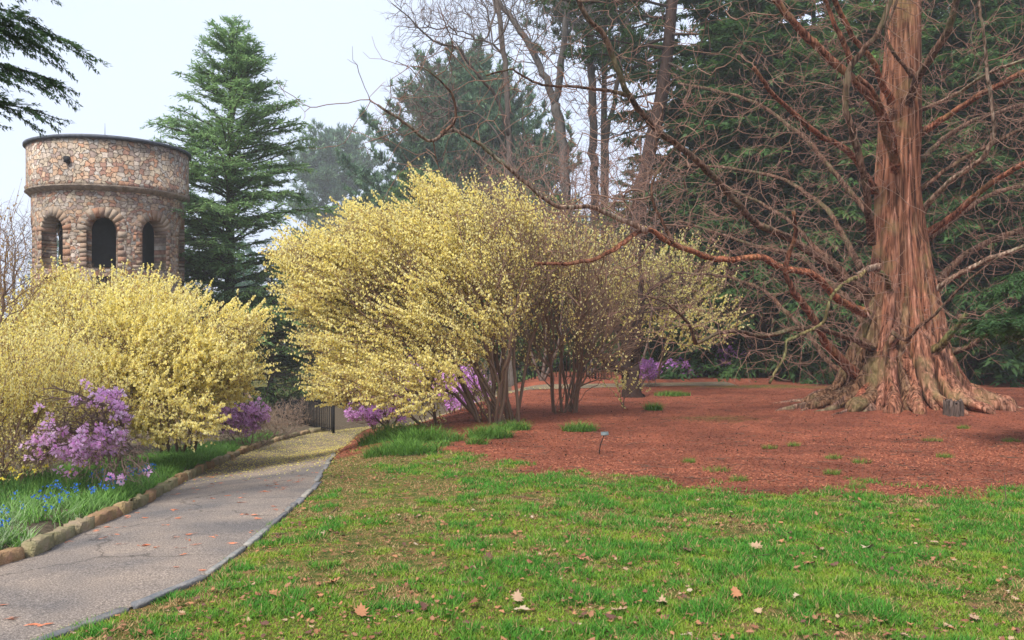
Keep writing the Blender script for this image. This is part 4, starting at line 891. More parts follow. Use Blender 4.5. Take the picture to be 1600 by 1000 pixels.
def conifer(name, label, x, y, H, prof, seed, nb=120, kind='hemlock', cols=HEM, ls=.16, lw=.04, leafn=20, z_lo=.12, el=(.1, .5), droop=.2, trunk_r=.22, lean=(0, 0), lat=.2, latlen=.34, group=None, bark=(.09, .075, .06), az=None, haz=1.):
    rg = np.random.default_rng(seed); z0 = float(zf(x, y)); t = thing(name, label, 'tree', (x, y, z0), group)
    tk = MB(); n = 24; u = np.linspace(0, 1, n); tp = np.stack([x+lean[0]*u+.06*np.sin(u*7+seed), y+lean[1]*u, z0-.15+H*u], 1)
    tube(tk, tp, trunk_r*(1-u)**.8+.02, 10, bark, .06, rg); 
    wood = MB(); leaf = MB()
    hs = z_lo+(1-z_lo)*rg.uniform(size=nb)**1.0*.97; hs.sort()
    for h in hs:
        L = prof(h)*rg.uniform(.6, 1.15)
        if L < .15: continue
        a = rg.uniform(0, 2*pi) if az is None else rg.uniform(*az)
        e = el[0]+(el[1]-el[0])*h+rg.normal()*.08
        p = np.array([np.interp(h, u, tp[:, 0]), np.interp(h, u, tp[:, 1]), z0+H*h])
        bough(wood, leaf, p, (math.cos(a)*math.cos(e), math.sin(a)*math.cos(e), math.sin(e)), L, rg, droop, lat, latlen, leafn, ls, lw, cols, bark, r0=min(.06, .012+L*.011), kind=kind)
    tk.build('trunk', M['bark'], t, smooth=True)
    wood.build('branching', M['twig'], t); leaf.build('crown', M['leaf'], t)
    return t
def X(px, Y): return (px-800)/F*Y
conifer('hemlock_tree', 'tall feathery green conifer rising right behind the stone tower', X(353, 38), 38, 16.9,
        lambda h: 5.3*np.interp(h, [0, .2, .4, .62, .8, .92, 1], [.95, 1, .95, .74, .46, .26, .05]), 301, 300, cols=(HEM[0]*1.7+.04, HEM[1]*1.4+.06), ls=.20, lw=.065, leafn=32, z_lo=.12, el=(.1, .8), droop=.2, trunk_r=.27, lean=(.35, 0))
conifer('pine_tree', 'pale pine far off in the mist between the tall green conifer and the yellow shrub', X(524, 165), 165, 41.,
        lambda h: 10.5*np.interp(h, [0, .45, .6, .8, .92, 1], [.5, .85, .95, .95, .6, .15]), 302, 130, 'pine', cols=PIN, ls=1.1, lw=.28, leafn=9, z_lo=.42, el=(0, .5), droop=.12, trunk_r=.42, lat=.6)
conifer('pine_tree', 'broad bluish pine in thin mist behind the top of the yellow shrub', X(728, 80), 80, 27.,
        lambda h: 11.5*np.interp(h, [0, .2, .5, .7, .9, 1], [1, 1, .86, .62, .35, .1]), 303, 330, 'pine', cols=PIN, ls=.55, lw=.15, leafn=18, z_lo=.15, el=(.05, .9), droop=.18, trunk_r=.35, lat=.3)
conifer('pine_tree', 'yellowish green conifer just above the left crest of the tallest yellow shrub', X(640, 60), 60, 14.5,
        lambda h: 5.4*np.interp(h, [0, .3, .6, .9, 1], [1, 1, .7, .3, .1]), 304, 150, 'hemlock', cols=HEM, ls=.24, lw=.08, leafn=26, z_lo=.1, el=(0, .5), trunk_r=.2, lat=.26)
conifer('evergreen_bush', 'dark green evergreen low under the tall conifer left of the fence', X(425, 36), 36, 6.0,
        lambda h: 3.0*np.interp(h, [0, .5, 1], [1, .85, .1]), 305, 120, cols=(HEM[0]*.8, HEM[1]*.75), ls=.22, lw=.05, leafn=14, z_lo=.03, el=(-.1, .5), trunk_r=.12)
conifer('evergreen_bush', 'olive evergreen behind the iron fence under the yellow branches', X(505, 40), 40, 5.8,
        lambda h: 3.2*np.interp(h, [0, .5, 1], [1, .85, .1]), 306, 110, cols=(HEM[0]*.8, HEM[1]*.8), ls=.22, lw=.05, leafn=13, z_lo=.03, el=(-.1, .5), trunk_r=.12)
conifer('pine_tree', 'dark pine whose crown fills the top of the misty gap above the forked grey tree', X(945, 52), 52, 27.,
        lambda h: 5.6*np.interp(h, [0, .55, .7, .9, 1], [.2, .6, 1, .8, .2]), 309, 95, 'pine', cols=DRK, ls=.36, lw=.09, leafn=20, z_lo=.60, el=(0, .4), droop=.12, trunk_r=.3, lat=.3)
# the dark evergreens behind the fluted tree
wall = [(1100,41,21,5.0,DRK,'dark conifer nearest the misty gap, left of the fluted tree'),(1185,36,17,4.6,(DRK[0],DRK[1]*1.0),'dense blue-green conifer seen through the upper left limbs of the fluted tree'),(1270,44,22,5.2,DRK,'tall black-green conifer standing farther back left of the fluted trunk'),
        (1350,37,18,4.8,(HEM[0]*.9,HEM[1]*.85),'mid green conifer directly behind the fluted trunk'),(1450,41,21,5.2,DRK,'black-green conifer behind the right shoulder of the fluted trunk'),(1520,35,16,4.8,(DRK[0],DRK[1]*1.1),'drooping dark conifer right of the fluted trunk'),
        (1600,39,20,5.4,DRK,'dark conifer cut by the right edge of the photo'),(1690,36,18,5.,DRK,'conifer just beyond the right edge, its boughs reaching in'),(1400,52,24,6,DRK,'farthest dark conifer, its tip over the fluted trunk'),(1220,54,23,6,DRK,'far conifer closing the gap above the purple azalea'),(1140,48,22,5.4,DRK,'second dark conifer beside the misty gap, behind the first'),(1320,56,25,6,DRK,'very tall dark conifer behind the upper limbs left of the fluted trunk'),(1500,54,25,6,DRK,'very tall dark conifer behind the upper limbs right of the fluted trunk'),(1590,50,23,6,HEM,'mid green conifer at the back of the right edge')]
for i, (px, Y, H, Rm, cc, lb) in enumerate(wall):
    conifer('dark_conifer', lb, X(px, Y), Y, H, lambda h, Rm=Rm: Rm*np.interp(h, [0, .3, .7, 1], [1, 1, .75, .1]), 320+i, 190, cols=cc, ls=.30, lw=.12, leafn=38, z_lo=.07 if Y < 50 else .05, el=(-.15, .35), trunk_r=.3, lat=.26, latlen=.38, group='dark conifers behind the big tree')
lows = [(840,62,13,5.5,HEM,'tall green conifer between the forked grey tree and the misty pine'),(905,66,11,5.5,PIN,'grey-green conifer behind the foot of the forked grey tree'),(560,72,10,5.5,PIN,'pale green conifer below the far-off pine'),(480,66,11,5,HEM,'green conifer just right of the tall feathery one'),(990,58,13,5,HEM,'green conifer behind the leaning pine'),(700,66,12.5,6,HEM,'green conifer behind the crest of the tallest yellow shrub'),(1075,46,8,3.6,YGR,'yellow-green evergreen below the misty gap'),(965,44,8.5,3.6,HEM,'green evergreen behind the small thick-trunked tree'),(870,42,8.5,3.6,(HEM[0]*.8,HEM[1]*.8),'dusky evergreen behind the sparse brown shrub'),(1165,43,5.5,3.4,YGR,'bright green low evergreen above the purple azalea'),(1320,45,6,3.6,YGR,'low light green evergreen left of the fluted trunk base'),(780,44,7.5,3.4,HEM,'evergreen hidden behind the tallest yellow shrub'),(1560,43,6,3.6,DRK,'low dark evergreen at the right beyond the roots')]
for i, (px, Y, H, Rm, cc, lb) in enumerate(lows):
    conifer('evergreen_bush', lb, X(px, Y), Y, H, lambda h, Rm=Rm: Rm*np.interp(h, [0, .5, 1], [1, .85, .1]), 340+i, 130, cols=cc, ls=.25, lw=.09, leafn=26, z_lo=.03, el=(-.1, .5), trunk_r=.14, group='low evergreens along the far edge')

# foreground hemlock boughs reach in from trees that stand outside the frame
def edge_tree(label, x, y, boughs, seed, ls, lw, leafn, H=9, cols=DRK):
    rg = np.random.default_rng(seed); z0 = float(zf(x, y)); t = thing('hemlock_tree', label, 'tree', (x, y, z0))
    tk = MB(); tube(tk, [(x, y, z0-.1), (x, y, z0+H*.5), (x, y, z0+H)], [.2, .14, .04], 10, (.09, .075, .06), .08, rg); tk.build('trunk', M['bark'], t, smooth=True)
    for a, b, dr in boughs:
        a = np.array(a); b = np.array(b); L = np.linalg.norm(b-a); wood, leaf = MB(), MB()
        bough(wood, leaf, a, (b-a)+np.array([0, 0, dr*L]), L, rg, dr, .05, .27 if x > 0 else .24, leafn, ls, lw, cols, (.07, .06, .05), r0=.022, start=.2)
        o = leaf.build('bough', M['leaf'], t); w = wood.build('stem', M['twig'], t); w.parent = o
    return t
Y = 9.
edge_tree('dark hemlock whose twigs hang into the upper left corner of the sky', -8.9, Y, [((-8.9, Y, 5.6), P(98, 55, Y), .12), ((-8.9, Y, 5.9), P(52, 12, Y-.3), .1), ((-8.9, Y, 5.2), P(76, 120, Y+.2), .16), ((-8.9, Y, 5.6), P(30, 60, Y+.1), .1), ((-8.9, Y, 4.3), P(34, 200, Y), .12), ((-8.9, Y, 4.6), P(14, 172, Y+.2), .1), ((-8.9, Y, 6.6), P(40, -40, Y), .1)], 361, .05, .016, 190)
Y = 15.
edge_tree('dark green hemlock bough hanging in from the right edge beside the fluted tree', 12.5, Y, [((12.5, Y, 3.0), P(1500, 492, Y), .1), ((12.5, Y, 2.6), P(1515, 500, Y-.5), .12), ((12.5, Y, 2.3), P(1555, 530, Y-.3), .14), ((12.5, Y, 3.6), P(1560, 455, Y), .1), ((12.5, Y+.5, 2.6), P(1560, 500, Y+.6), .1), ((12.5, Y, 4), P(1590, 430, Y+.2), .1)], 362, .08, .028, 150)

# ------------------------------------------------------------------ bare trees
GB = (.13, .115, .105); DB = (.075, .06, .052)
def W(px, py, Y): return P(px, py, Y)
def base_at(px, Y): x = X(px, Y); return np.array([x, Y, float(zf(x, Y))-.1])
Y = 44.
bare('bare_tree', 'grey bare tree with a forked trunk standing in the misty gap', [([base_at(893, Y), W(885, 300, Y), W(878, 220, Y), W(868, 162, Y)], .27, .24), ([W(868, 165, Y), W(852, 120, Y+.3), W(830, 75, Y+.6), W(800, 30, Y+1), W(770, -10, Y+1.2), W(740, -60, Y+1.5)], .19, .12), ([W(868, 168, Y), W(874, 120, Y-.3), W(882, 70, Y-.5), W(886, 10, Y-.6), W(892, -80, Y-1)], .19, .12)],
     [(W(800, 10, Y), (3.5, 3, 2.6), 1.), (W(880, -20, Y), (3, 3, 3), 1.), (W(830, -120, Y), (4.5, 3.5, 3), .7), (W(850, 120, Y), (2.2, 2, 1.8), .3)], 401, 700, .27, GB, .008)
Y = 34.
bare('bare_tree', 'bare tree with long branches arching left over the misty pine', [([base_at(800, Y), W(797, 280, Y), W(794, 180, Y), W(787, 80, Y), W(776, 0, Y), W(765, -80, Y)], .15, .09),
     ([W(796, 215, Y), W(775, 150, Y-.5), W(752, 125, Y-1), W(730, 95, Y-1.4), W(712, 72, Y-1.7), W(685, 68, Y-2), W(655, 45, Y-2.3), W(640, 28, Y-2.5), W(612, 5, Y-2.7)], .075, .02),
     ([W(794, 240, Y), W(770, 200, Y+.5), W(740, 175, Y+.8), W(700, 172, Y+1), W(668, 150, Y+1.3), W(645, 110, Y+1.5), W(618, 95, Y+1.7)], .05, .015),
     ([W(790, 90, Y), W(765, 66, Y), W(730, 60, Y-.3), W(700, 50, Y-.5)], .045, .015)],
     [(W(690, 60, Y-1.5), (2.0, 1.4, 1.3), 1.), (W(740, 20, Y-1), (2, 1.5, 1.5), .8), (W(790, -40, Y), (2.5, 2, 2), .8), (W(665, 150, Y+1), (1.6, 1.2, 1.3), .8), (W(650, 185, Y+.5), (1.5, 1.2, 1), .5), (W(640, 20, Y-2.4), (1., 1, .6), .3)], 402, 520, .15, (.14, .115, .10), .006, (.20, .15, .13), step=.3)
Y = 50.
bare('bare_tree', 'straight dark trunk right of the forked grey tree', [([base_at(930, Y), W(928, 260, Y), W(926, 160, Y), W(922, 60, Y), W(918, -60, Y)], .27, .2)], [(W(920, -60, Y), (4, 3, 3.5), 1.), (W(930, 60, Y), (3, 3, 2), .6), (W(950, 150, Y), (2.5, 2, 2), .5)], 403, 500, .27, DB, .008)
Y = 47.
bare('bare_tree', 'slender leaning dark trunk between the straight trunk and the big pine', [([base_at(945, Y), W(948, 230, Y), W(958, 170, Y), W(972, 90, Y), W(985, 0, Y), W(992, -60, Y)], .16, .1)], [(W(985, 0, Y), (3, 2.5, 3), 1.), (W(960, 200, Y), (2, 2, 1.5), .4)], 404, 420, .16, DB, .008)
for k, (px, Yd, sd, lb) in enumerate([(845,33,405,'reddish bare thicket behind the right crest of the tallest yellow shrub'),(920,36,406,'fine-twigged reddish bare shrub below the forked grey tree'),(985,34,407,'brown bare thicket at the foot of the leaning pine'),(760,40,408,'brown bare thicket above the middle of the tallest yellow shrub')]):
    b = base_at(px, Yd)
    bare('bare_shrub', lb, [([b, b+(.2, 0, 2), W(px-6, 330, Yd)], .06, .03), ([b+(.1, .1, 0), b+(-.5, .3, 2), W(px-40, 320, Yd)], .05, .025), ([b, b+(.7, -.2, 2), W(px+40, 310, Yd)], .05, .025)],
         [(W(px, 290, Yd), (2.2, 2, 1.8), 1.), (W(px+15, 360, Yd), (1.8, 1.6, 1.0), .3)], sd, 700, .06, (.17, .12, .10), .006, (.33, .19, .15), group='bare reddish shrubs in the middle distance', cat='shrub', step=.28)
for k, (px, py, Yd, sd, lb) in enumerate([(440,680,25.5,411,'low brown twiggy shrub in front of the iron fence'),(405,690,22.5,412,'low brown twiggy shrub right of the small purple azalea'),(478,672,28.5,413,'grey-brown twiggy shrub against the fence rail')]):
    b = base_at(px, Yd); b = b+(-.3, 0, 0)
    bare('bare_shrub', lb, [([b, b+(.1, 0, .3), b+(.15, 0, .6)], .02, .012), ([b+(.1, .1, 0), b+(-.3, .1, .3), b+(-.5, .1, .6)], .02, .012), ([b, b+(.5, -.1, .3), b+(.7, -.1, .5)], .02, .012)],
         [(b+(0, 0, .6), (.95, .6, .5), 1.)], sd, 520, .02, (.19, .135, .10), .0045, (.30, .21, .15), group='low bare shrubs by the fence', cat='shrub', step=.14)
# the big pine leaning across the gap, its dark boughs at the top of the photo
def big_pine():
    Y = 38.; rg = np.random.default_rng(410); b = base_at(988, Y); t = thing('pine_tree', 'big leaning dark pine with rough trunk and boughs across the top of the misty gap', 'tree', b)
    path = [b, W(998, 330, Y), W(1010, 260, Y), W(1030, 170, Y), W(1042, 90, Y), W(1050, 0, Y), W(1056, -110, Y), W(1060, -200, Y)]
    p = even(spl(path, 120), 60); tk = MB(); tube(tk, p, np.linspace(.40, .17, 60), 12, (.085, .055, .045), .12, rg); tk.build('trunk', M['bark'], t, smooth=True)
    wood, leaf = MB(), MB()
    for a, c, dr in [((1046,30),(940,22),.05),((1047,10),(870,-10),.1),((1050,-30),(960,-40),.05),((1042,75),(905,70),.05),((1050,-10),(830,25),.12),((1042,90),(960,120),.1),((1040,60),(890,108),.12),((1050,0),(1130,-20),.1),((1045,50),(1120,60),.1),((1050,-60),(900,-80),.1),((1036,140),(960,170),.1),((1042,95),(1090,130),.1),((1050,-60),(1180,-70),.1),((1050,-110),(820,-60),.05),((1030,190),(960,215),.05),((1046,20),(960,60),.05)]:
        a = W(*a, Y); c = W(*c, Y+rg.uniform(-2.5, 2)); L = np.linalg.norm(c-a)
        bough(wood, leaf, a, c-a, L, rg, dr, .20, .42, 26, .26, .06, DRK, (.07, .05, .04), r0=.075, kind='pine', start=.3)
    wood.build('branching', M['twig'], t); leaf.build('crown', M['leaf'], t)
big_pine()
# small thick-trunked tree in the mulch
Y = G(990, 622)[1]; b = base_at(990, Y)
bare('small_tree', 'small dark tree with a short thick trunk forking low, right of the sparse shrub',
     [([b, W(988, 610, Y), W(986, 590, Y), W(985, 572, Y)], .27, .25), ([W(985, 588, Y), W(965, 575, Y-.2), W(945, 560, Y-.4), W(925, 545, Y-.6), W(900, 530, Y-.8)], .19, .06),
      ([W(984, 582, Y), W(980, 545, Y), W(970, 520, Y), W(955, 495, Y), W(940, 470, Y)], .16, .06), ([W(988, 580, Y), W(994, 540, Y+.2), W(998, 505, Y+.3), W(1002, 460, Y+.5), W(1000, 400, Y+.6)], .16, .05), ([W(985, 575, Y), W(985, 530, Y-.2), W(992, 490, Y-.4), W(1020, 450, Y-.7), W(1050, 430, Y-1)], .09, .03)],
     [(W(985, 440, Y), (1.6, 1.4, 1.), 1.), (W(920, 500, Y-.5), (1., 1, .6), .5), (W(1040, 460, Y-.5), (1., 1, .7), .5)], 420, 650, .2, (.055, .034, .028), .005, (.14, .09, .07), step=.22)
hazel('spray of yellow flowers drooping across the trunk of the small dark tree', G(978, 640), [E(975,598,21.5,42,9,.3,1.),E(1000,608,21.3,22,6,.3,.3)], 421, 26, 170, 3, .045, .1, clear=.1, shoot=.15, group=None)
bare('dark_trunk_tree', 'dark trunk far back just left of the fluted tree', [([base_at(1240, 38), W(1236, 520, 38), W(1232, 440, 38), W(1230, 300, 38), W(1225, 100, 38)], .36, .2)], [(W(1228, 100, 38), (2, 2, 3), 1.)], 422, 200, .3, (.05, .04, .04), .008)
# bare woods in the mist at the left edge
for k, (px, Yd, tp, lb) in enumerate([(20,60,330,'misty bare tree at the far left edge beyond the stone tower'),(-60,55,300,'misty bare tree mostly outside the left edge'),(60,70,350,'faint misty bare tree whose crown shows beside the stone tower')]):
    b = base_at(px, Yd)
    bare('bare_tree', lb, [([b, W(px, 480, Yd), W(px+4, tp+60, Yd)], .18, .06)], [(W(px, tp+60, Yd), (2.6, 2.2, 3.2), 1.), (W(px, tp+150, Yd), (2.5, 2.2, 2.5), .6)], 430+k, 420, .18, (.16, .13, .13), .011, (.24, .19, .19), step=.5)
hazel('bare arching grey branches with brown tassels at the left edge above the yellow shrubs', P(-60, 640, 14), [E(-15,380,14,48,50,.8,1.),E(10,450,14,45,45,.8,.8)], 440, 170, 350, 6, .03, .2, dry=1., rtip=.004, group=None, shoot=.45)

# far wood: one mass of misty trunks and crowns
def far_wood():
    rg = np.random.default_rng(450); wood, leaf = MB(), MB()
    for k in range(95):
        Yd = rg.uniform(92, 140); px = rg.uniform(-500, 2100); x = X(px, Yd)
        H = rg.uniform(12, 18) if px < 620 else rg.uniform(14, 21)
        if 360 < px < 700: H *= .85
        z0 = float(zf(x, Yd)); wood_c = (.09, .08, .075); segs(wood, np.array([[x, Yd, z0]]), np.array([[x+rg.normal()*.3, Yd, z0+H*.95]]), .22, .05, wood_c, 5)
        ever = rg.uniform() < (.45 if px > 350 else .12)
        m = 700 if ever else 420
        c = np.array([x, Yd, z0+H*.62]); q = in_ell(rg, m, c, (2.8, 2.6, H*.38), .1)
        if ever:
            q[:, 0] = x+(q[:, 0]-x)*np.clip(1.5-(q[:, 2]-z0)/H, .2, 1.3); v = rg.normal(size=(m, 3))*(1, 1, .4); s = rg.uniform(.5, 1, m)
            stamp(leaf, SLIV_V, SLIV_F, q, frames(v, rg), np.stack([s*.45, s, s], 1), PIN[0]*(1+rg.uniform(size=(m, 1))*.8))
        else:
            tr = np.stack([np.full(m, x), np.full(m, Yd), q[:, 2]-rg.uniform(1, 3, m)], 1); a = q+(tr-q)*rg.uniform(.25, .6, (m, 1))
            segs(wood, a, q, .03, .012, (.17, .14, .13))
    t = thing('far_wood', 'misty far-off wood closing the view', 'wood', (0, 100, 0)); t['kind'] = 'stuff'
    wood.build('branch', M['twig'], t); leaf.build('crown', M['leaf'], t)
    for o in t.children: o['kind'] = 'stuff'
far_wood()

# ------------------------------------------------------------------ kerbs, fence, small things
def rock(L, h, w, rg, k_=1.):                     # an irregular quarried block, local coords, x along
    nx, ny, nz = 7, 4, 4
    g = []
    mb = MB()
    u = np.linspace(-1, 1, nx); v = np.linspace(-1, 1, ny); q = np.linspace(-1, 1, nz)
    faces = []; V = []; idx = {}
    def vid(i, j, k):
        if (i, j, k) not in idx:
            p = np.array([u[i], v[j], q[k]]); e = np.sum(np.abs(p) > .99); s = 1-.022*max(0, e-1)
            idx[(i, j, k)] = len(V); V.append(p*s*np.array([L/2, w/2, h/2])+rg.normal(size=3)*np.array([.009, .011, .009])*(1+h*2)*k_)
        return idx[(i, j, k)]
    for i in range(nx-1):
        for j in range(ny-1):
            faces.append([vid(i,j,0), vid(i,j+1,0), vid(i+1,j+1,0), vid(i+1,j,0)]); faces.append([vid(i,j,nz-1), vid(i+1,j,nz-1), vid(i+1,j+1,nz-1), vid(i,j+1,nz-1)])
    for i in range(nx-1):
        for k in range(nz-1):
            faces.append([vid(i,0,k), vid(i+1,0,k), vid(i+1,0,k+1), vid(i,0,k+1)]); faces.append([vid(i,ny-1,k), vid(i,ny-1,k+1), vid(i+1,ny-1,k+1), vid(i+1,ny-1,k)])
    for j in range(ny-1):
        for k in range(nz-1):
            faces.append([vid(0,j,k), vid(0,j,k+1), vid(0,j+1,k+1), vid(0,j+1,k)]); faces.append([vid(nx-1,j,k), vid(nx-1,j+1,k), vid(nx-1,j+1,k+1), vid(nx-1,j,k+1)])
    return np.array(V), np.array(faces)
def kerb(poly, side, name, group, lab, material, lens, hgt, wid, rise, y0, y1, cols, seed, off, gap, skip=None):
    rg = np.random.default_rng(seed); p = even(poly, 900); s = np.r_[0, np.cumsum(np.linalg.norm(np.diff(p, axis=0), axis=1))]
    m = (p[:, 1] > y0) & (p[:, 1] < y1); s0, s1 = s[m][0], s[m][-1]; cur = s0; i = 0
    while cur < s1:
        L = rg.uniform(*lens)
        a = np.array([np.interp(cur, s, p[:, k]) for k in (0, 1)]); b = np.array([np.interp(cur+L, s, p[:, k]) for k in (0, 1)])
        d = (b-a)/np.linalg.norm(b-a); nrm = np.array([-d[1], d[0]])*side; h = rg.uniform(*hgt); wd = rg.uniform(*wid)
        c = (a+b)/2+nrm*(off+wd/2+rg.normal()*.012); z = float(zf(c[0], c[1]))+rise-h/2+.02+rg.normal()*.009
        za, zb = float(zf(*a)), float(zf(*b))
        V, Fc = rock(L-gap*rg.uniform(.4, 1.6), h, wd, rg, .75 if side > 0 else .3); sl = (zb-za)/L; tw = rg.normal()*(.05 if side > 0 else .02); tl = rg.normal()*(.06 if side > 0 else .01)
        V[:, 2] += V[:, 0]*(sl+tl*.5)+V[:, 1]*tl
        ca, sa = math.cos(math.atan2(d[1], d[0])+tw), math.sin(math.atan2(d[1], d[0])+tw)
        Wd = np.c_[V[:, 0]*ca-V[:, 1]*sa+c[0], V[:, 0]*sa+V[:, 1]*ca+c[1], V[:, 2]+z]
        mb = MB(); cc = cols[rg.integers(len(cols))]*rg.uniform(.8, 1.2); mb.add(Wd, Fc, cc)
        tag(mb.build(name, material, origin=(c[0], c[1], z)), lab(i), 'edging stone', group); i += 1
        cur += L
    return i
kc = np.array([[1, 1, 1], [1.25, 1.1, .95], [.8, .85, .75], [1.1, .85, .75], [.9, .95, .9]])
kerb(Lc, 1, 'edging_stone', 'rough tan edging stones left of the path', lambda i: f'rough tan edging stone, {nth(i)} along the left kerb from the bottom left corner', M['edge_stone'], (.42, .80), (.22, .28), (.10, .15), .115, 5.6, 27.2, kc, 501, -.02, .055)
kerb(Rc, -1, 'edging_slate', 'flat grey slates along the lawn side of the path', lambda i: f'flat grey slate flush with the turf, {nth(i)} from the bottom along the lawn edge', M['bluestone'], (.25, 1.0), (.04, .07), (.05, .09), .012, 4.6, 17.5, np.array([[1, 1, 1], [.75, .75, .8], [1.2, 1.15, 1.05]]), 502, -.02, .06)
def fence(label, pts, seed, h=.95, step=.115, post=True, cc=None):
    p = even(spl(pts, 60), 60); L = np.linalg.norm(np.diff(p, axis=0), axis=1).sum(); n = int(L/step); q = even(p, n)
    t = thing('iron_fence', label, 'fence', q[0]); dr = 0
    up = np.array([0, 0, 1.]); cx_ = MB(); tube(cx_, q+up*h, .032, 6); cx_.build('top_rail', M['iron'], t)
    cx_ = MB(); tube(cx_, q+up*.14, .016, 6); cx_.build('bottom_rail', M['iron'], t)
    k = 0
    for i in range(0, n):
        if k >= 99: break
        mb = MB()
        if i % 18 == 0 and post:
            a = q[i]; box(mb, a[0], a[1], a[2]+h/2, .07, .07, h+.08); box(mb, a[0], a[1], a[2]+h+.06, .1, .1, .05); mb.build('post', M['iron'], t)
        else: tube(mb, [q[i]+up*.05, q[i]+up*(h+.0)], .017, 5); mb.build('picket', M['iron'], t); k += 1
pe = np.array([X(521, 27), 27., zf(X(521, 27), 27)+.03])
def gp(px, Y): x = X(px, Y); return np.array([x, Y, float(zf(x, Y))])
fence('black iron fence panel ending in a square post at the bend of the path', [pe, gp(500, 27.6)+(0, 0, .03), gp(478, 28.6), gp(455, 30)-(0, 0, .15), gp(432, 31.5)-(0, 0, .35)], 1, h=.93)
fence('black iron fence running beyond the path behind the shrub stems', [gp(526, 36), gp(620, 36.4), gp(760, 36), gp(880, 35), gp(955, 33.5)], 2, h=.95, step=.15)
g = G(935, 713); t = thing('plant_label', 'small grey plant label on a thin leaning dark stake in the red mulch', 'label', g)
mb = MB(); tp_ = g+np.array([.10, 0, .36]); tube(mb, [g-(0, 0, .05), g+(.03, 0, .18), tp_], .008, 6); mb.build('stake', M['iron'], t)
mb = MB(); box(mb, 0, 0, 0, .12, .08, .008); mb.v[0] = mb.v[0]@np.array([[1, 0, .05], [0, .8, .6], [0, -.6, .8]])+tp_; mb.build('plaque', M['plaque'], t)

# ------------------------------------------------------------------ ground cover
def blades(mb, pos, h, wd, rg, cols, curve=.5, n=3, lean=.5):
    N = len(pos); a = rg.uniform(0, 2*pi, N); d = np.stack([np.cos(a), np.sin(a), np.zeros(N)], 1); s = np.stack([-d[:, 1], d[:, 0], 0*a], 1)
    ln = rg.uniform(.1, 1, N)*lean; V = []
    for k in range(n+1):
        u = k/n; c = pos+d*(h*(ln*u+curve*u*u*.6))[:, None]+np.array([0, 0, 1.])*(h*(u-curve*.42*u*u*(ln+.3)))[:, None]
        w_ = (wd*(1-u)**.6*.5 if n > 1 else wd*(1-u)*.5)
        if k < n: V += [c-s*np.broadcast_to(w_, N)[:, None], c+s*np.broadcast_to(w_, N)[:, None]]
        else: V.append(c)
    m = len(V); V = np.stack(V, 1).reshape(-1, 3); o = (np.arange(N)*m)[:, None]
    c = np.repeat(cols, m, 0)
    if n > 1:
        f = np.vstack([o+np.array([[2*k, 2*k+1, 2*k+3, 2*k+2]]) for k in range(n-1)]); mb.add(V, f, c); st = mb.n-len(V)
        mb.f.append(o+np.array([[2*n-2, 2*n-1, 2*n]])+st)
    else: mb.add(V, o+np.array([[0, 1, 2]]), c)
def lawn():
    rg = np.random.default_rng(600); mb = MB(); K = []
    for y0, y1, den in ((4.2, 6, 8000), (6, 8, 7000), (8, 10.5, 5200), (10.5, 17, 3200)):
        xl, xr = -6, .66*y1+4.5; n = int((y1-y0)*(xr-xl)*den); x = rg.uniform(xl, xr, n); y = rg.uniform(y0, y1, n)
        m = (x > -.62*y-.3) & ((x < .60*y+.3) | (rg.uniform(size=n) < .38)); x, y = x[m], y[m]; lm = lawn_mask(x, y)
        dr = -dist_poly(x, y, RcS); m = (dr > -.035) & (rg.uniform(size=len(x)) < np.clip(lm*1.25-.1+.05, 0, 1)); K.append(np.stack([x[m], y[m]], 1))
    p = np.vstack(K); x, y = p.T
    pale = fbm(x*.9+3, y*.9, 61, 4); fine = fbm(x*5, y*5, 62, 3); left = S((1.5-x)/4)*S((y-7)/6)
    bit = fbm(x*3.2+5, y*3.6, 68, 3); straw = S((pale*.45+bit*.35+fine*.3+left*.20-.60)/.10)
    keep = rg.uniform(size=len(x)) > straw*.72; x, y, straw, fine = x[keep], y[keep], straw[keep], fine[keep]
    lush = S((fbm(x*2.3+9, y*2.6, 63, 5)*.6+fbm(x*7, y*7, 67, 2)*.4-.36+.05*S((y-9)/4)*0+.04*S(x/3)-.06*S((1-x)/3))/.24)
    g = rg.uniform(size=(len(x), 1)); gr = np.array([.03, .14, .010])*(1-g)+np.array([.11, .34, .028])*g
    yel = np.array([.12, .24, .015])*(1-g)+np.array([.31, .40, .035])*g; st = np.array([.30, .17, .07])*(1-g)+np.array([.52, .38, .17])*g
    c = gr*lush[:, None]+yel*(1-lush[:, None]); isst = rg.uniform(size=len(x)) < straw*.75+.10; c = np.where(isst[:, None], st, c)
    h = rg.uniform(.018, .055, len(x))*(.55+.75*lush+.5*S((fbm(x*4.5+2, y*4.5, 69, 2)-.4)/.3))*(1-.45*straw); z = zg(x, y)-.004
    blades(mb, np.stack([x, y, z], 1), h, .0060+.0007*y, rg, c, .5, 1, 1.25)
    tag(mb.build('lawn_grass', M['leaf']), 'short patchy lawn grass between the path and the red mulch', 'grass', kind='stuff')
lawn()
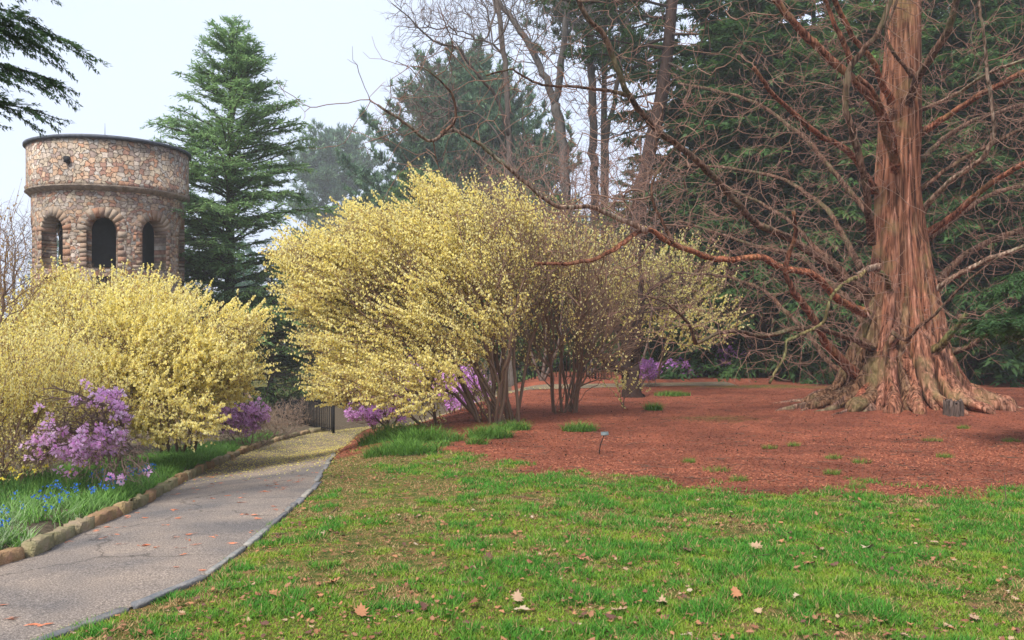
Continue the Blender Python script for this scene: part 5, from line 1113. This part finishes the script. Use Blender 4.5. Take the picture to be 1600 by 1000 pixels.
def mulch():
    rg = np.random.default_rng(610); n = 330000; y = 7.5*(32/7.5)**rg.uniform(size=n); x = rg.uniform(-.17*y-1, .62*y, n)
    lm = lawn_mask(x, y); fade = np.clip((np.interp(x, _yb[:, 0], _yb[:, 1])-y)/4.5, 0, 1); pr_ = np.where(x < 1.5, .75+.2*fade, .93+.05*fade); m = (rg.uniform(size=n) > lm*pr_) & (-dist_poly(x, y, RcS) > .1) & (np.hypot(x-RW[0], y-RW[1]) > .95); x, y = x[m], y[m]; n = len(x)
    a = rg.uniform(0, 2*pi, n); d = np.stack([np.cos(a), np.sin(a), rg.normal(size=n)*.22+.1], 1)
    pos = np.stack([x, y, zg(x, y)+rg.uniform(.002, .014, n)], 1); s = rg.uniform(.02, .058, n)
    k = rg.uniform(size=(n, 1)); c = np.array([.14, .045, .026])*(1-k)+np.array([.42, .155, .085])*k; k2 = S((fbm(x*.9, y*1.4, 66, 5)-.35)/.3)[:, None]; c = c*(.50+.6*k2); dk = rg.uniform(size=(n, 1)) < .12; c = np.where(dk, [.10, .06, .045], c)
    mb = MB(); stamp(mb, DIAM_V, DIAM_F, pos, frames(d, rg, (0, 0, 1)), np.stack([s*.22, s*.2, s], 1), c)
    q = rg.integers(0, n, 420); L = rg.uniform(.08, .32, 420); a = pos[q]+(0, 0, .012); e = a+unit(np.stack([rg.normal(size=420), rg.normal(size=420)*.7, rg.normal(size=420)*.08], 1))*L[:, None]; segs(mb, a, e, .006, .003, (.13, .085, .06))
    q = rg.integers(0, n, 700); s = rg.uniform(.015, .03, 700); stamp(mb, CROSS_V, CROSS_F, pos[q], frames(rg.normal(size=(700, 3)), rg), np.stack([s, s, s], 1), (.05, .03, .022))
    tag(mb.build('needle_litter', M['litter']), 'carpet of rust red fallen needles under the big tree', 'mulch', kind='stuff')
mulch()
# fallen leaves
OAK = np.array([[0,0],[.10,.12],[.24,.10],[.16,.26],[.36,.34],[.20,.42],[.38,.62],[.17,.64],[.20,.84],[.08,.80],[0,1],[-.08,.80],[-.20,.84],[-.17,.64],[-.38,.62],[-.20,.42],[-.36,.34],[-.16,.26],[-.24,.10],[-.10,.12]])
def oak_leaf(mb, p, s, rg, c):
    cu = rg.uniform(-.6, .9); cw = rg.uniform(.3, 1.6)*rg.choice([-1, 1])
    v = np.c_[OAK[:, 0]*s, OAK[:, 1]*s, (OAK[:, 0]**2*cw+(OAK[:, 1]-.5)**2*cu)*s+rg.normal(size=20)*.02*s]; mid = np.array([[0, .5*s, .0]]); v = np.vstack([v, mid])
    a, b, e = rg.uniform(0, 2*pi), rg.normal()*.25, rg.normal()*.25
    Rz = np.array([[math.cos(a), -math.sin(a), 0], [math.sin(a), math.cos(a), 0], [0, 0, 1]]); Rx = np.array([[1, 0, 0], [0, math.cos(b), -math.sin(b)], [0, math.sin(b), math.cos(b)]]); Ry = np.array([[math.cos(e), 0, math.sin(e)], [0, 1, 0], [-math.sin(e), 0, math.cos(e)]])
    v = v@(Rz@Rx@Ry).T; v[:, 2] -= v[:, 2].min()*.75
    k = np.arange(20); mb.add(v+p, np.stack([k, (k+1) % 20, np.full(20, 20)], 1), c*rg.uniform(.85, 1.1, (21, 1)))
BR = [np.array(c) for c in ((.28,.14,.08),(.20,.085,.05),(.36,.24,.15),(.34,.16,.08),(.12,.06,.045),(.38,.29,.20))]
def leaves():
    rg = np.random.default_rng(620)
    big = [(1192,868,2,'curled tan oak leaf lying in the grass right of centre'),(1287,870,2,'pale tan oak leaf with pointed lobes in the right half of the lawn'),(1480,858,1,'dark brown curled leaf in the right of the lawn'),(1250,950,5,'cream star-like oak leaf near the bottom of the lawn'),(1515,982,2,'large tan oak leaf at the bottom right of the lawn'),(802,965,5,'pale upright oak leaf near the bottom centre of the lawn'),(808,955,2,'tan oak leaf touching the pale upright one at bottom centre'),(735,962,1,'rust brown curled leaf left of bottom centre'),(565,978,3,'orange-brown leaf at the bottom left of the lawn'),(980,970,2,'long tan leaf lying slanted at bottom of the lawn'),(945,982,4,'dull brown leaf in front of the slanted tan leaf'),(1035,958,2,'small tan leaf right of the slanted tan leaf'),(765,880,4,'dark leaf in the middle of the lawn'),(900,885,3,'reddish brown leaf pile in mid lawn'),(915,880,1,'dark red leaf beside the reddish pile in mid lawn'),(1067,868,4,'dark curled leaf behind the curled tan oak leaf'),(1275,895,1,'rust leaf under the pale tan oak leaf'),(1310,893,4,'dark curved leaf right of the rust leaf'),(1450,855,2,'tan leaf left of the dark brown curled leaf'),(1508,855,3,'brown leaf at mid right of the lawn'),(678,727,5,'small pale leaf at the top left of the lawn'),(535,920,3,'orange leaf in grass near the slate edge'),(660,960,4,'dark leaf low in the left lawn'),(420,940,3,'rusty leaf beside the slate edge'),(1365,870,5,'pale leaf in deep grass right of centre'),(1180,965,2,'tan leaf near the cream star-like one'),(1145,940,3,'brown leaf above the bottom edge, right of centre')]
    for px, py, ci, lb in big:
        g = G(px, py); mb = MB(); s = rg.uniform(.09, .15); p = np.array([g[0], g[1], float(zg(g[0], g[1]))+.028]); oak_leaf(mb, p, s, rg, BR[ci]); tag(mb.build('oak_leaf', M['litter'], origin=p), lb, 'leaf', 'larger fallen leaves on the lawn')
    mb = MB(); n = 4600; y = 4.8*(16/4.8)**rg.uniform(size=n); x = rg.uniform(-.5*y, .6*y, n)
    for i in range(n):
        if -dist_poly(x[i:i+1], y[i:i+1], RcS)[0] < .15 or lawn_mask(x[i:i+1], y[i:i+1])[0] < .3: continue
        if fbm(x[i]*1.1, y[i]*1.1, 71, 4) < .46: continue
        oak_leaf(mb, (x[i], y[i], float(zg(x[i], y[i]))+rg.uniform(.012, .03)), rg.uniform(.022, .065), rg, BR[rg.choice(6, p=[.27,.26,.07,.2,.18,.02])])
    tag(mb.build('leaf_litter', M['litter']), 'scattered small dead leaves and scraps across the lawn', 'leaf litter', kind='stuff')
    # fallen needle sprigs and petals on the path
    mb = MB(); n = 900; i = rg.integers(0, len(Lc), n); u = rg.uniform(.02, .98, n)[:, None]; q = Lc[i]*(1-u)+Rc[i]*u; k = (q[:, 1] > 4) & (q[:, 1] < 20) & (fbm(q[:, 0]*1.5, q[:, 1]*1.5, 72, 2) > .5); q = q[k]; n = len(q)
    a = rg.normal(size=n)*.5; z = zf(q[:, 0], q[:, 1])+.022+.025*np.sin(pi*u[k][:, 0])+.004; m = 4
    pos = np.repeat(np.c_[q, z], m, 0)+rg.normal(size=(n*m, 3))*(.02, .02, 0); d = np.stack([np.cos(np.repeat(a, m)), np.sin(np.repeat(a, m)), rg.normal(size=n*m)*.05+.05], 1); s = rg.uniform(.03, .09, n*m)
    stamp(mb, DIAM_V, DIAM_F, pos, frames(d, rg, (0, 0, 1)), np.stack([s*.2, s*.2, s], 1), np.array([.48, .17, .09])*rg.uniform(.6, 1.2, (n*m, 1)))
    tag(mb.build('needle_scraps', M['litter']), 'rusty needle scraps lying on the asphalt', 'needles', kind='stuff')
    mb = MB(); n = 27000; i = rg.integers(0, len(Lc), n); u = rg.uniform(-.02, 1.05, n)[:, None]; q = Lc[i]*(1-u)+Rc[i]*u; w_ = S((q[:, 1]-12.5)/6)*S((31-q[:, 1])/3); k = rg.uniform(size=n) < w_; q = q[k]; u = np.clip(u[k][:, 0], 0, 1); n = len(q)
    z = zf(q[:, 0], q[:, 1])+.024+.025*np.sin(pi*u)+.003; a = rg.uniform(0, 2*pi, n); d = np.stack([np.cos(a), np.sin(a), rg.uniform(0, .3, n)], 1); s = rg.uniform(.018, .036, n)
    stamp(mb, DIAM_V, DIAM_F, np.c_[q, z], frames(d, rg, (0, 0, 1)), np.stack([s, s, s], 1), (YEL*.85)*rg.uniform(.6, 1.05, (n, 1)))
    tag(mb.build('fallen_petals', M['petal']), 'layer of fallen yellow petals on the far part of the path', 'petals', kind='stuff')
leaves()
# planting bed
def bed():
    rg = np.random.default_rng(630); n = 95000; i = rg.integers(0, len(Lc)-1, n); d = Lc[i+1]-Lc[i]; nr = unit(np.stack([-d[:, 1], d[:, 0]], 1)); off = .18+rg.uniform(size=n)**1.3*3.0
    q = Lc[i]+d*rg.uniform(size=(n, 1))+nr*off[:, None]; x, y = q.T
    lim = np.interp(y, [4, 8, 12, 16, 20, 26], [2.6, 2.8, 2.4, 1.9, 1.4, .7]); cl = fbm(x*2.2, y*2.2, 64, 3)
    k = (y > 4.5) & (y < 26) & (off < lim*(.6+.8*cl)) & (cl > .36); x, y, off, cl = x[k], y[k], off[k], cl[k]; n = len(x)
    cx, cyb = np.round(x/.14)*.14, np.round(y/.14)*.14; x = x*.45+cx*.55; y = y*.45+cyb*.55
    g = rg.uniform(size=(n, 1)); c = np.array([.06, .17, .025])*(1-g)+np.array([.22, .42, .08])*g
    near = S((11-y)/3)[:, None]*(rg.uniform(size=(n, 1)) < .38); c = c*(1-near)+np.array([.42, .52, .30])*near
    h = rg.uniform(.10, .22, n)*(.8+.5*cl); mb = MB(); blades(mb, np.stack([x, y, zg(x, y)-.01], 1), h, .013, rg, c, .7, 3, .7)
    tag(mb.build('bulb_foliage', M['leaf']), 'strap-leaved bulb foliage filling the bed along the left kerb', 'ground cover', kind='stuff')
    n = 2600; i = rg.integers(0, len(Lc)-1, n); d = Lc[i+1]-Lc[i]; nr = unit(np.stack([-d[:, 1], d[:, 0]], 1)); off = .35+rg.uniform(size=n)*2.2; q = Lc[i]+d*rg.uniform(size=(n, 1))+nr*off[:, None]; x, y = q.T
    k = (y > 6) & (y < 14) & (fbm(x*1.7, y*1.7, 65, 3) > .47) & (off < 2.3-.1*y); x, y = x[k], y[k]; n = len(x); m = 7
    pos = np.stack([x, y, zg(x, y)+rg.uniform(.12, .2, n)], 1); segm = MB(); segs(segm, pos-(0, 0, .15), pos, .003, .002, (.12, .22, .06))
    pos = np.repeat(pos, m, 0)+rg.normal(size=(n*m, 3))*(.014, .014, .02); s = rg.uniform(.014, .028, n*m)
    stamp(segm, DIAM_V, DIAM_F, pos, frames(rg.normal(size=(n*m, 3)), rg), np.stack([s, s, s], 1), np.array([.06, .20, .68])*rg.uniform(.6, 1.5, (n*m, 1)))
    tag(segm.build('blue_squill', M['petal']), 'drift of small bright blue squill flowers in the bed by the path', 'flowers', kind='stuff')
    # daffodils at the left edge
    n = 120; x = rg.uniform(-9.0, -5.6, n); y = rg.uniform(8.6, 13.5, n); k = x < -.47*y; x, y = x[k], y[k]; n = len(x)
    mb = MB(); base = np.stack([x, y, zg(x, y)], 1); top = base+np.stack([rg.normal(size=n)*.03, rg.normal(size=n)*.03, rg.uniform(.28, .38, n)], 1); segs(mb, base, top, .005, .004, (.10, .2, .05))
    nb = n*12; i = rg.integers(0, n, nb); g = rg.uniform(size=(nb, 1)); blades(mb, base[i]+rg.normal(size=(nb, 3))*(.06, .06, 0), rg.uniform(.2, .34, nb), .012, rg, np.array([.05, .14, .03])*(1-g)+np.array([.12, .25, .06])*g, .35, 3, .35)
    m = 8; s = rg.uniform(.03, .042, n*m); pos = np.repeat(top, m, 0); v = unit(rg.normal(size=(n*m, 3))+(0, -.6, 0))
    stamp(mb, DIAM_V, DIAM_F, pos, frames(v, rg), np.stack([s*.6, s, s], 1), np.array([.86, .74, .12])*rg.uniform(.85, 1.1, (n*m, 1)))
    tag(mb.build('daffodil_drift', M['petal']), 'drift of pale yellow daffodils under the twiggy shrub at the left edge', 'flowers', kind='stuff')
bed()
def tuft(px, py, rad, h, nb, label, seed, group, cat='plant', name='leaf_clump', cols=((.05, .13, .02), (.17, .34, .05)), wd=.014, el=.7):
    rg = np.random.default_rng(seed); g = G(px, py); a = rg.uniform(0, 2*pi, nb); r = rad*np.sqrt(rg.uniform(size=nb))
    x = g[0]+r*np.cos(a); y = g[1]+r*np.sin(a)*el; k = rg.uniform(size=(nb, 1)); c = np.array(cols[0])*(1-k)+np.array(cols[1])*k
    mb = MB(); blades(mb, np.stack([x, y, zg(x, y)-.01], 1), rg.uniform(.6, 1.2, nb)*h*1.45*(1-.35*r/rad), wd, rg, c, .8, 3, .8)
    tag(mb.build(name, M['leaf'], origin=g), label, cat, group)
CL = 'green leafy clumps beside the shrubs'
for a in [(608,690,.62,.34,1300,'biggest strap-leaved green clump by the path bend',701),(655,694,.50,.30,800,'right half of the big green clump under the small yellow shrub',702),(615,712,.50,.26,700,'green clump in front of the biggest one near the path bend',703),(655,712,.35,.22,400,'low green clump on the lawn edge below the low yellow shrub',704),(702,692,.28,.2,260,'small green clump between the two yellow shrubs',705),(765,686,.42,.24,600,'green clump at the foot of the tallest yellow shrub',706),(803,674,.34,.2,420,'green clump just right of the foot of the tallest yellow shrub',707),(905,676,.34,.20,420,'lone round green clump on the mulch below the sparse shrub',708),(1022,643,.22,.22,260,'dark green clump on the mulch right of the small dark tree',709),(1050,620,.55,.18,420,'long low green clump behind the dark one',710),(745,697,.2,.18,130,'little green sprout left of the plant label on the mulch edge',711),(690,700,.18,.15,110,'thin green sprout below the small clump',712)]:
    tuft(*a[:6], a[6], CL)
GT = 'small grass tufts in the red mulch'
for k, (px, py, rd, lb) in enumerate([(1202,704,.13,'bright grass tuft in mid mulch in front of the left root'),(1345,727,.15,'brightest grass tuft on the mulch in front of the fluted tree'),(1120,740,.2,'spreading grass tuft near the lawn edge left of centre mulch'),(1302,720,.13,'grass tuft just left of the brightest one'),(1338,767,.13,'dark grass tuft at the lawn edge below the brightest one'),(1457,692,.18,'grass tuft in front of the stump'),(1477,718,.14,'flat grass tuft farther down from the stump'),(1580,693,.16,'grass tuft near the right edge of the photo'),(1076,726,.1,'tiny dark sprout on the mulch right of the plant label'),(1240,700,.1,'faint grass tuft right of the bright mid mulch one'),(1300,745,.12,'thin grass tuft between the bright ones and the lawn'),(1005,758,.12,'grass tuft at the mulch edge below the plant label'),(1155,755,.12,'pale tuft near the lawn edge'),(1505,672,.12,'weak tuft beside the stump')]):
    tuft(px, py, rd, .09, 150, lb, 730+k, GT, 'grass tuft', 'grass_tuft', ((.06, .14, .02), (.20, .32, .04)), .006)

# ------------------------------------------------------------------ the misty air
def haze():
    m = bpy.data.materials.new('haze'); m.use_nodes = True; N = m.node_tree.nodes; N.clear(); o = N.new('ShaderNodeOutputMaterial'); v = N.new('ShaderNodeVolumePrincipled')
    v.inputs['Color'].default_value = (.90, .94, 1, 1); v.inputs['Density'].default_value = HAZE_DENSITY; m.node_tree.links.new(v.outputs[0], o.inputs['Volume'])
    mb = MB(); box(mb, 0, 95, 17, 430, 300, 50); tag(mb.build('haze', m), 'thin pale morning mist', 'haze', kind='stuff')
haze()
print('built in %.1f s, faces %d' % (time.time()-T0, sum(len(o.data.polygons) for o in sc.objects if o.type == 'MESH')))
